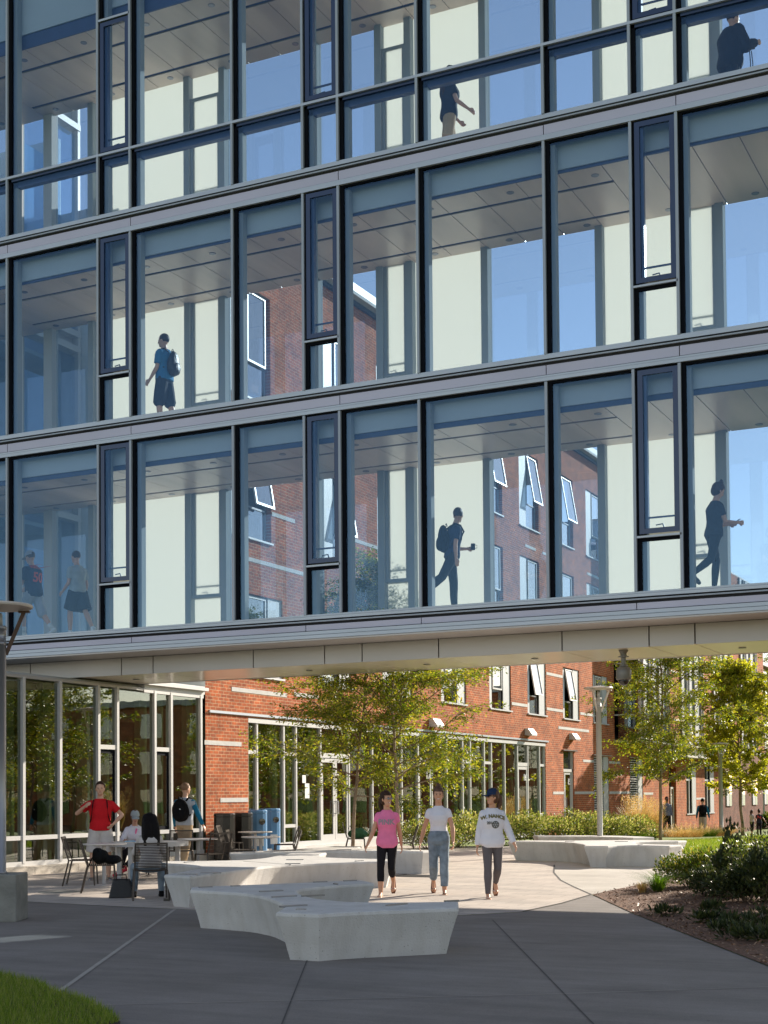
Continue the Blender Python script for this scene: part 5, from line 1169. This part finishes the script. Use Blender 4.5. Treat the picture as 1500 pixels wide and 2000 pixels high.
t, J = person('man in a grey T shirt and dark shorts walking behind the numbered jersey', on_bridge(152, 25.3, A0), head_to(-55), 1.85, dict(top='grey_tee', hem=.86, sleeve=.7, loose=.012, bottom='dark_cloth', leg=.95, fit=.045, shoe='white_sock', hair='hair_brown'),
    (((-.1, .1, -1), (0, .8, -.75)), ((.2, -.1, -1), (.1, .4, -1))), (((0, .35, -1), (0, .0, -1), (0, 1, 0)), ((0, -.3, -1), (0, -.6, -1), (0, .9, -.5))), 4, 0, 5, seed=33)
t, J = person('man with a backpack and a mug striding along the lowest bridge floor', on_bridge(882, 25.1, A0), head_to(75), 1.93, dict(top='navy', hem=.88, sleeve=.7, bottom='dark_cloth', leg=1.97, fit=.02, shoe='steel_dark', hair='hair_brown'),
    (((-.1, .15, -1), (0, 1, .05), (0, 1, .1)), ((.2, -.25, -1), (.1, .0, -1))), (((0, .12, -1), (0, .02, -1), (0, 1, 0)), ((0, -.55, -1), (0, -1.0, -.8), (0, .9, -.6))), 8, 60, 0, seed=35)
backpack('dark backpack on the man with the mug', t, J)
hp, hd_ = J['hand', 0]; q = thing('mug', 'mug held by the striding man on the bridge', 'mug', t.location, t.rotation_euler.z)
MB().lathe([(.038, -.06), (.042, -.055), (.042, .06), (.038, .06)], tuple(hp+Vector((.03, .02, .03))), 16).build('cup', 'dark_cloth', q); MB().tube([hp+Vector((.03, .06, .07)), hp+Vector((.03, .10, .06)), hp+Vector((.03, .10, .01)), hp+Vector((.03, .06, .0))], .006, 6).build('handle', 'dark_cloth', q)
t, J = person('woman looking at her phone while walking on the lowest bridge floor', on_bridge(1393, 25.0, A0), head_to(72), 1.88, dict(top='dark_cloth', hem=.88, sleeve=.6, bottom='black_tights', leg=1.97, fit=.008, shoe='steel_dark', hair='hair_brown', hairstyle='bun'),
    (((-.1, .35, -1), (.1, 1, .12)), ((.1, .3, -1), (-.1, 1, .05))), (((0, .22, -1), (0, -.1, -1), (0, 1, 0)), ((0, -.25, -1), (0, -1.0, -.75), (0, .9, -.6))), 6, 0, 28, True, seed=37)
hp, hd_ = J['hand', 0]; q = thing('phone', 'phone in the hands of the woman on the bridge', 'phone', t.location, t.rotation_euler.z); MB().bar(hp+Vector((.03, .0, .02)), hp+Vector((.03, .11, .09)), .07, .01).build('phone_body', 'dome_black', q, bevel=.003)
t, J = person('man in a blue T shirt with a backpack on the middle bridge floor', on_bridge(322, 25.5, B0), head_to(-70), Hh(320, 655, 25.5, B0), dict(top='blue_tee', hem=.88, sleeve=.75, loose=.02, bottom='dark_cloth', leg=1.05, fit=.06, shoe='white_sock', hair='hair_brown'),
    (((-.1, .2, -1), (0, .7, -1)), ((.1, -.05, -1), (0, .1, -1))), (((0, .15, -1), (0, -.05, -1), (0, 1, 0)), ((0, -.15, -1), (0, -.3, -1), (0, 1, -.3))), 0, 0, 0, seed=39)
backpack('grey and black backpack on the man in the blue T shirt', t, J, 'leather', w=.16)
t, J = person('woman with long hair in a dark top on the highest visible bridge floor', on_bridge(884, 25.6, C0), head_to(80), Hh(886, 130, 25.6, C0), dict(top='dark_cloth', hem=.82, sleeve=.6, loose=.02, bottom='tan_cloth', leg=1.0, fit=.02, shoe='steel_dark', hair='hair_brown', hairstyle='long'),
    (((-.1, .1, -1), (0, .8, -.8)), ((.15, .3, -1), (-.05, .9, -.55))), (((0, .1, -1), (0, 0, -1), (0, 1, 0)), ((0, -.1, -1), (0, -.2, -1), (0, 1, -.1))), 3, 0, 10, True, seed=41)
t, J = person('photographer in a dark coat holding a camera on the highest visible bridge floor', on_bridge(1440, 26.2, C0), head_to(70), Hh(1443, 20, 26.2, C0), dict(top='dark_cloth', hem=.84, sleeve=1.95, loose=.05, bottom='dark_cloth', leg=1.97, fit=.03, shoe='steel_dark', hair='hair_brown'),
    (((-.1, .35, -1), (.15, .9, .75)), ((.2, .4, -1), (-.15, .9, .5))), (((0, .05, -1), (0, 0, -1), (0, 1, 0)), ((0, -.05, -1), (0, -.05, -1), (0, 1, 0))), 4, 0, 8, seed=43)
hp, hd_ = J['hand', 0]; q = thing('camera_body', 'camera with a lens and hanging strap held by the photographer', 'camera', t.location, t.rotation_euler.z)
MB().box(hp.x-.07, hp.x+.07, hp.y, hp.y+.08, hp.z, hp.z+.10).build('camera_case', 'dome_black', q, bevel=.01); MB().tube([hp+Vector((0, .08, .05)), hp+Vector((0, .22, .08))], .038, 14).build('lens', 'dome_black', q); MB().tube([hp+Vector((0, .12, .0)), hp+Vector((0, .14, -.25)), hp+Vector((0, .12, -.45))], .009, 6).tube([hp+Vector((0, .16, .0)), hp+Vector((0, .19, -.25)), hp+Vector((0, .15, -.45))], .009, 6).build('strap', 'black_cloth', q)
# ================================================================== BAGS AND SMALL THINGS
x, y, _ = gpt(237, 22.3); q = thing('tote_bag', 'black leather tote bag standing on the paving by the table', 'bag', (x, y, 0), head_to(170))
MB().prism([(-.20, -.11), (.20, -.11), (.20, .11), (-.20, .11)], 0, .30, [(-.13, -.05), (.13, -.05), (.13, .05), (-.13, .05)]).build('bag_body', 'leather', q, bevel=.02)
for s_ in (-1, 1): MB().tube([(-.08, s_*.05, .27), (-.07, s_*.06, .36), (.07, s_*.06, .36), (.08, s_*.05, .27)], .008, 6).build('bag_handle', 'leather', q, smooth=True)
x, y, _ = gpt(203, 23.7); q = thing('backpack', 'black backpack slumped on the seat of the left chair', 'backpack', (x, y, .46), head_to(80))
a = MB(); a.ell((0, -.06, .13), (.17, .14, .13), 16, 10); a.ell((0, .12, .08), (.15, .18, .08), 16, 10); a.ell((.02, -.10, .20), (.12, .08, .08), 14, 8); solid(a, 'bag_body', 'black_cloth', q, .011, .006, 3, 5, 16)
MB().tube([(.05, .2, .10), (.08, .30, .06), (.06, .34, -.02), (.02, .30, -.06)], .011, 6).build('strap', 'black_cloth', q, smooth=True); MB().tube([(-.1, -.1, .2), (-.16, -.2, .1), (-.14, -.26, -.05)], .011, 6).build('strap', 'black_cloth', q, smooth=True)
x, y, _ = gpt(698, 37.0); q = thing('drawstring_bag', 'dark green drawstring bag on the chair by the tree trunk', 'bag', (x, y, .46), head_to(180))
a = MB(); a.ell((0, 0, .12), (.26, .14, .13), 16, 10); a.ell((-.05, 0, .2), (.14, .1, .07), 14, 8); solid(a, 'bag_body', 'green_cloth', q, .014, .006, 3, 9, 16)
MB().tube([(-.1, 0, .24), (-.13, 0, .36), (-.05, 0, .38), (-.04, 0, .26)], .01, 6).tube([(.12, 0, .2), (.2, 0, .33), (.24, 0, .24)], .01, 6).build('cord', 'black_cloth', q, smooth=True)
x, y, _ = gpt(258, 27.5); MBq = MB().box(-.15, .15, -.11, .11, 0, .012); o = MBq.build('open_book', 'book_blue', None, loc=(x+.1, y-.1, .724)); o.rotation_euler = (0, 0, .5); tag(o, 'light blue book lying on the round table', 'book')
# ================================================================== VEGETATION
def leaf_cloud(pts, dirs, L, W, rs, droop=.3, flat=.6):
    """one leaf quad (folded rhombus) per point"""
    n = len(pts); d = dirs+rs.randn(n, 3)*.45; d[:, 2] -= droop; d /= np.linalg.norm(d, axis=1)[:, None]
    up = rs.randn(n, 3)*flat+np.array([0, 0, 1.0]); s = np.cross(d, up); s /= (np.linalg.norm(s, axis=1)[:, None]+1e-9)
    l_ = L*(.7+.6*rs.rand(n))[:, None]; w_ = W*(.7+.6*rs.rand(n))[:, None]
    a = pts; b = pts+d*l_*.5+s*w_*.5; c = pts+d*l_; e = pts+d*l_*.5-s*w_*.5
    return np.stack([a, b, c, e], 1).reshape(-1, 3)
def quads_obj(name, V, m, parent=None, loc=None, k=4):
    n = len(V)//k; me = bpy.data.meshes.new(name)
    me.vertices.add(len(V)); me.vertices.foreach_set('co', np.ascontiguousarray(V, dtype=np.float32).ravel())
    me.loops.add(n*k); me.loops.foreach_set('vertex_index', np.arange(n*k, dtype=np.int32))
    me.polygons.add(n); me.polygons.foreach_set('loop_start', np.arange(0, n*k, k, dtype=np.int32)); me.polygons.foreach_set('loop_total', np.full(n, k, dtype=np.int32))
    me.update(); me.validate(); me.materials.append(MATS[m])
    o = bpy.data.objects.new(name, me); COL.objects.link(o)
    if parent: o.parent = parent
    if loc is not None: o.location = loc
    return o
def tree(label, x, y, z0, H, Rc, rt, seed, leaf='leaf_locust', zc=1.6, nb=26, ntw=9, per=26, L=.075, W=.034, cat='tree', lay=True, group=None, bend=.0, dens=1.):
    rs = np.random.RandomState(seed); t = thing('tree', label, cat, (x, y, z0), 0, group)
    zt = np.linspace(0, H*.96, 14); off = np.cumsum(rs.randn(14, 2)*.035, 0); off[:2] = 0
    tr = np.stack([off[:, 0]+bend*zt/H, off[:, 1], zt], 1); rad = [max(.012, rt*(1-.85*(q/H)**.8)) for q in zt]
    mb = MB(); mb.tube(tr, rad, 9); mt = MB(); pts = []; dr = []
    def at(z): i = min(12, int(z/(H*.96)*13)); f = (z-zt[i])/(zt[i+1]-zt[i]); return tr[i]*(1-f)+tr[i+1]*f
    for b in range(nb):
        f = (b+.5)/nb; z = zc+(H*.93-zc)*f; an = b*2.399+rs.rand()*.7
        prof = math.sin(PI*min(1, (.28+.72*f)))**.7 if f < .98 else .3
        ln = Rc*max(.25, prof)*(.75+.45*rs.rand()); rise = .15+.75*f+.2*rs.rand()
        p = at(z).copy(); d = np.array([math.cos(an), math.sin(an), rise]); d /= np.linalg.norm(d)
        n = 7; P = [p.copy()]
        for i in range(n):
            d = d+rs.randn(3)*.13; d[2] += .03 if i < 4 else -.10; d /= np.linalg.norm(d); p = p+d*ln/n; P.append(p.copy())
        r0 = max(.010, rt*.42*(1-f*.6)); (mb if r0 > .02 else mt).tube(P, [r0*(1-.8*i/n) for i in range(n+1)], 6)
        for k in range(int(ntw*dens)):
            i = rs.randint(2, n+1); q = P[i-1]+(P[i]-P[i-1])*rs.rand(); td = (P[i]-P[i-1]); td = td/np.linalg.norm(td)+rs.randn(3)*.75; td[2] *= .45 if lay else .8; td /= np.linalg.norm(td)
            tl = (.35+.45*rs.rand())*min(1, Rc/1.8); Q = [q, q+td*tl*.5+[0, 0, .02], q+td*tl+[0, 0, -.05*tl]]
            mt.tube(Q, [.006, .004, .002], 4, caps=False)
            m_ = per; u = rs.rand(m_)**.8; c = Q[0]*(1-u)[:, None]+Q[2]*u[:, None]+rs.randn(m_, 3)*[.075, .075, .045]
            pts.append(c); dr.append(np.repeat(td[None], m_, 0))
    mb.build('trunk', 'bark', t, smooth=True); mt.build('branches', 'twig', t, smooth=True)
    pts = np.concatenate(pts); dr = np.concatenate(dr)
    quads_obj('crown', leaf_cloud(pts, dr, L, W, rs), leaf, t)
    return t
x, y, _ = gpt(768, 31.5); tree('slim locust tree with a pale trunk behind the woman in pink', x, y, 0, 7.0, 2.15, .052, 5, zc=1.6, nb=44, ntw=18, per=56, group='young locust trees')
x, y, _ = gpt(686, 33.0); tree('leaning slim locust tree left of its neighbour, beside the double doors', x, y, 0, 6.4, 2.25, .05, 12, zc=1.5, nb=40, ntw=17, per=52, group='young locust trees', bend=.5)
p = hl(1290, 1654, 45.5); tree('green locust tree on the lawn behind the right bench', p[0], p[1], p[2], 8.6, 2.15, .062, 21, zc=1.9, nb=54, ntw=17, per=50, L=.085, W=.04, group='young locust trees')
p = hl(1451, 1634, 72); tree('golden yellow tree turning colour at the right edge', p[0], p[1], p[2], 8.9, 2.7, .09, 33, 'leaf_yellow', 2.2, 52, 15, 36, .15, .11, lay=False)
p = hl(1398, 1630, 92); tree('olive green tree between the brick corner and the golden tree', p[0], p[1], p[2], 10.5, 3.0, .1, 34, 'leaf_locust', 2.4, 36, 10, 30, .14, .08)
p = hl(1560, 1634, 60); tree('green tree whose branch enters at the upper right edge', p[0], p[1], p[2], 8.5, 2.6, .09, 35, 'leaf_locust', 2.6, 34, 11, 30, .10, .05)
# garden trees outside the frame, mirrored in the glass and casting light shade
for i, (tx, ty, h_, s_, lf) in enumerate(((-3.5, 62, 8, 3.0, 'leaf_locust'), (1.0, 70, 8.5, 3.2, 'leaf_locust'), (-5.5, 80, 9, 3.2, 'leaf_yellow'), (-1.5, 90, 9, 3.5, 'leaf_yellow'), (3.5, 50, 7.5, 3.0, 'leaf_locust'), (8, 60, 9, 3.4, 'leaf_locust'), (9, 76, 9.5, 3.5, 'leaf_locust'))):
    tree('garden tree off to the right number', tx, ty, gz(tx, ty), h_, s_, .09, 50+i, lf, 1.6, 30, 9, 26, .16, .10)['label'] = ['bushy green garden tree right of the lawn, mirrored in the left shop panes', 'green garden tree farther along the path, mirrored in the shop doors', 'yellow garden tree mirrored in the middle of the shop glass', 'tall yellow garden tree mirrored near door 16', 'low green garden tree mirrored in the glass pavilion', 'green garden tree behind the planting bed, mirrored in the pavilion', 'broad green garden tree farthest to the right'][i]
def shrub(label, x, y, z, rx, ry, h, n, leaf, L, W, seed, cat='shrub', group=None, name='shrub', stems=9, spiky=0.):
    rs = np.random.RandomState(seed); t = thing(name, label, cat, (x, y, z), 0, group)
    C = []; Dd = []; ms = MB()
    nl = max(5, int(n/160)); cen = []
    for i in range(nl):
        a = rs.rand()*2*PI; r = rs.rand()**.5; zz = h*(.35+.55*rs.rand()*(1-.5*r)); cen.append((rx*.75*r*math.cos(a), ry*.75*r*math.sin(a), zz))
    for i in range(stems):
        c_ = cen[i % nl]; ms.tube([(c_[0]*.15, c_[1]*.15, 0), (c_[0]*.6, c_[1]*.6, c_[2]*.5), c_], [.012, .009, .004], 5)
    for c_ in cen:
        m_ = n//nl; v = rs.randn(m_, 3); v /= np.linalg.norm(v, axis=1)[:, None]; rr = (.35+.65*rs.rand(m_)**.5)[:, None]
        s_ = np.array([rx*.42, ry*.42, h*.30])*(.7+.6*rs.rand()); q = np.array(c_)+v*rr*s_; q[:, 2] = np.maximum(q[:, 2], .02)
        C.append(q); Dd.append(v+[0, 0, .5+spiky])
    ms.build('stems', 'twig', t, smooth=True)
    quads_obj('foliage', leaf_cloud(np.concatenate(C), np.concatenate(Dd), L, W, rs, droop=-.1), leaf, t); return t
def blades(n, R, h, w, rs, lean=.5, curve=.5, base=.1):
    a = rs.rand(n)*2*PI; r0 = base*np.sqrt(rs.rand(n)); b = np.stack([r0*np.cos(a), r0*np.sin(a), np.zeros(n)], 1)
    a2 = a+rs.randn(n)*.5; hh = h*(.6+.5*rs.rand(n)); out = R*(.2+.8*rs.rand(n))*lean
    s = np.stack([-np.sin(a2), np.cos(a2), np.zeros(n)], 1)*w/2; o = np.stack([np.cos(a2), np.sin(a2), np.zeros(n)], 1); up = np.array([0, 0, 1.])
    p1 = b+o*(out*.35)[:, None]+up*(hh*.65)[:, None]; p2 = b+o*out[:, None]*(1+curve)+up*(hh*(1-.25*curve*rs.rand(n)))[:, None]
    q1 = np.stack([b-s, b+s, p1+s*.8, p1-s*.8], 1); q2 = np.stack([p1-s*.8, p1+s*.8, p2+s*.15, p2-s*.15], 1)
    return np.concatenate([q1.reshape(-1, 3), q2.reshape(-1, 3)])
def grass_clump(label, x, y, z, R, h, n, m, seed, w=.012, name='grass_tuft', group=None, plume=None, base=.15, lean=.5):
    rs = np.random.RandomState(seed); t = thing(name, label, 'ornamental grass', (x, y, z), 0, group)
    quads_obj('blades', blades(n, R, h, w, rs, base=base, lean=lean), m, t)
    if plume:
        V = []
        for i in range(plume):
            a = rs.rand()*2*PI; o = R*.9*rs.rand()**.6; top = np.array([o*math.cos(a), o*math.sin(a), h*(1.0+.35*rs.rand())]); k_ = 16
            c = top[None]+np.stack([np.zeros(k_), np.zeros(k_), -np.linspace(0, .32, k_)], 1)+rs.randn(k_, 3)*.012
            V.append(leaf_cloud(c, np.repeat([[math.cos(a)*.3, math.sin(a)*.3, .8]], k_, 0), .06, .014, rs, 0))
        quads_obj('plumes', np.concatenate(V), 'blade_gold', t)
    return t
# hedge of yellow green shrubs below the shop windows
HX = [(835, 1652, .9), (890, 1650, 1.0), (950, 1648, 1.0), (1010, 1646, 1.0), (1065, 1644, 1.0), (1120, 1641, 1.0), (1172, 1638, .9), (1222, 1636, .8)]
for i, (px, py, s_) in enumerate(HX):
    d = 41.5+1.1*i; xx, yy, _ = gpt(px, d)
    shrub(['low yellow green shrub just right of the pink shirt', 'low yellow green shrub between the first two women, under door 17', 'yellow green shrub left of the woman in the cap', 'yellow green shrub right of the woman in the cap', 'yellow green shrub under door 16', 'yellow green shrub below numbered door 15', 'pale shrub at the foot of the lamp post', 'pale shrub left of the golden grasses'][i], xx, yy, 0, 1.15, .9, .95*s_+.1*(i % 2), 3600, 'leaf_hedge', .075, .045, 70+i, group='hedge shrubs below the shop windows')
# ornamental grasses
GR = [(1178, 56, .45, .9, 'grass clump by the lamp post'), (1222, 57, .5, 1.0, 'wide grass clump at the left of the golden plumes'), (1243, 60, .45, 1.6, 'tall golden plumed grass by the louvred wall'), (1268, 61, .5, 1.5, 'tallest golden plumed grass left of the tree trunk'), (1318, 72, .5, .6, 'low straw grass behind the plaid shirt'), (1335, 64, .5, .75, 'low straw coloured grass right of the tree trunk'), (1362, 66, .5, .65, 'low straw coloured grass under the brick corner'), (1396, 68, .5, .7, 'low straw coloured grass beside the tall lamp post'), (1235, 52, .45, .8, 'short grass clump in front of the golden plumes'), (1205, 54, .4, .7, 'short green grass clump near the bench')]
for i, (px, d, r, h_, lb) in enumerate(GR):
    p = hl(px, 1620, d); gold = h_ > 1.1
    grass_clump(lb, p[0], p[1], gz(p[0], p[1])-.02, r*(1.6 if gold else 2.6), h_*(.85 if gold else .62), 1500 if gold else 1200, 'blade_gold' if gold or i in (1, 5, 7) else 'blade_green', 90+i, .012, group='ornamental grasses', plume=120 if gold else 40, base=.45 if gold else .8, lean=.5 if gold else .8)
for i, (tx, ty) in enumerate(((4, 42), (6, 47), (2, 55), (7, 53), (-2, 60), (9, 44))):
    grass_clump(['golden grass nearest in the bed outside the frame', 'golden grass behind the nearest bed outside the frame', 'golden grass mirrored in the double doors', 'golden grass mirrored in the pavilion middle pane', 'golden grass mirrored right of the double doors', 'golden grass farthest right in the planting bed'][i], tx, ty, .1, 1.3, 1.5, 1500, 'blade_gold', 130+i, .02, plume=120, base=.7)
# right hand planting
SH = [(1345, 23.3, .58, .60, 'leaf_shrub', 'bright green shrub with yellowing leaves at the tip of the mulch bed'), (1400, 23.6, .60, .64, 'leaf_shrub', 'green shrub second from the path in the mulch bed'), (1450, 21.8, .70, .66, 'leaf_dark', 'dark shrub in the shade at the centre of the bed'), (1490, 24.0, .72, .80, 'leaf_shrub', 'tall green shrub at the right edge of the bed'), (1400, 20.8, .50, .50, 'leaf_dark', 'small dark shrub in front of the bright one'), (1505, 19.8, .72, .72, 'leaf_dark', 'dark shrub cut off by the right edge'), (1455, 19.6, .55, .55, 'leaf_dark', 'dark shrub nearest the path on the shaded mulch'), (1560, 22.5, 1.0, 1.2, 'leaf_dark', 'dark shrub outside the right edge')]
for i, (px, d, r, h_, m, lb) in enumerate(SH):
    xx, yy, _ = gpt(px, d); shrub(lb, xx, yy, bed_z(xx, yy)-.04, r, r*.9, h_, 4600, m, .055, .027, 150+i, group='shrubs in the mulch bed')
xx, yy, _ = gpt(1428, 20.2); shrub('upright dark leafy sapling standing up in front of the lawn', xx, yy, bed_z(xx, yy)-.1, .26, .24, 1.02, 620, 'leaf_dark', .085, .05, 170, spiky=.8)
xx, yy, _ = gpt(1492, 19.0); shrub('second upright dark sapling at the right edge', xx, yy, bed_z(xx, yy)-.1, .24, .24, .98, 560, 'leaf_dark', .085, .05, 171, spiky=.8)
xx, yy, _ = gpt(1283, 22.3); grass_clump('spiky light green grass tuft at the tip of the mulch bed', xx, yy, bed_z(xx, yy)-.02, .50, .34, 240, 'blade_green', 180, .011, base=.05, lean=1.0)
xx, yy, _ = gpt(1252, 22.2); grass_clump('small reddish grass tuft left of the light green one', xx, yy, bed_z(xx, yy)-.02, .25, .20, 120, 'blade_gold', 181, .010, base=.05)
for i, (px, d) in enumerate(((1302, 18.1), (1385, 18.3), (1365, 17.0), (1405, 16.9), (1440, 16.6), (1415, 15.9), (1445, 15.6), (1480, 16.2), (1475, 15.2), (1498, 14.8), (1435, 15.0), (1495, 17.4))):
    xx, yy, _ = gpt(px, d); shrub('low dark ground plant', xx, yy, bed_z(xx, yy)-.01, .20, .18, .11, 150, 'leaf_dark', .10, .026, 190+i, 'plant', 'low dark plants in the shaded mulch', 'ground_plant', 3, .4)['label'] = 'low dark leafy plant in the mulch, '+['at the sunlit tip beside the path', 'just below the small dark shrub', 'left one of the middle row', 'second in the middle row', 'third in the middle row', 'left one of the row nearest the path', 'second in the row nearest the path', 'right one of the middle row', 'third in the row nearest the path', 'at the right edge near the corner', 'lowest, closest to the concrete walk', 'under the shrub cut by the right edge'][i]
# far hedge
for i, px in enumerate((1428, 1450, 1472, 1497, 1530)):
    p = hl(px, 1588, 118); shrub(['far clipped shrub leftmost in front of the distant brick building', 'far clipped shrub second from the left by the distant wall', 'far clipped shrub in the middle of the distant row', 'far clipped shrub behind the small lamp', 'far clipped shrub past the right edge'][i], p[0], p[1], gz(p[0], p[1]), 1.3, 1.2, 1.15, 1500, 'leaf_shrub', .22, .14, 220+i, group='far clipped hedge')
# mulch chips (uncountable)
rs = np.random.RandomState(7); P = []
while len(P) < 16000:
    q = rs.rand(4000, 2)*[9, 16]+[-7, 11]
    P += [(a, b_) for a, b_ in q if inside(a, b_, BEDP)]
P = np.array(P[:16000]); Z = np.array([bed_z(a, b_) for a, b_ in P]); C = np.stack([P[:, 0], P[:, 1], Z+.008+.012*rs.rand(len(P))], 1)
o = quads_obj('bark_mulch', leaf_cloud(C, np.stack([rs.randn(len(P)), rs.randn(len(P)), .25*rs.randn(len(P))], 1), .045, .02, rs, 0, .5), 'mulch_chip'); tag(o, kind='stuff')
# lawns
LP = [(-12.5, 11.2), (-10.2, 10.6), (-8.63, 9.91), (-7.9, 9.55), (-7.41, 9.18), (-6.81, 8.82), (-6.35, 8.45), (-6.0, 8.11), (-5.5, 7.4), (-5.1, 6.0), (-12.5, 6.0)]
sheet('lawn', [(a, b_) for a, b_ in LP][::-1], 'soil_dark', .016)
q = rs.rand(110000, 2)*[5.0, 5.3]+[-11, 6.2]; q = q[[inside(a, b_, LP) for a, b_ in q]]
n = len(q); h_ = .035+.045*rs.rand(n); an = rs.rand(n)*2*PI; ln = rs.randn(n, 2)*.022
b0 = np.stack([q[:, 0], q[:, 1], np.full(n, .014)], 1); s = np.stack([np.cos(an), np.sin(an), np.zeros(n)], 1)*.0028; tp = b0+np.stack([ln[:, 0], ln[:, 1], h_], 1)
o = quads_obj('grass', np.stack([b0-s, b0+s, tp], 1).reshape(-1, 3), 'blade_lawn', k=3); tag(o, kind='stuff')
q = np.stack([rs.rand(60000), rs.rand(60000)], 1); qx = -13.5+8*q[:, 0]; qy = 34+33*q[:, 1]**1.3
ok = np.array([not inside(a, b_, [(-6.9, 21), (-6.3, 32.9), (-7.6, 33.4), (-8.6, 35.5), (-10.2, 37.6), (-12.0, 39.5), (-14.5, 41), (-20, 41), (-20, 20)]) for a, b_ in zip(qx, qy)]); qx, qy = qx[ok], qy[ok]
n = len(qx); zz = np.array([gz(a, b_) for a, b_ in zip(qx, qy)]); b0 = np.stack([qx, qy, zz-.01], 1); an = rs.rand(n)*2*PI; s = np.stack([np.cos(an), np.sin(an), np.zeros(n)], 1)*.012
tp = b0+np.stack([rs.randn(n)*.03, rs.randn(n)*.03, .05+.06*rs.rand(n)], 1)
o = quads_obj('lawn_grass', np.stack([b0-s, b0+s, tp], 1).reshape(-1, 3), 'blade_lawn', k=3); tag(o, kind='stuff')
# dry vine twigs by the double doors
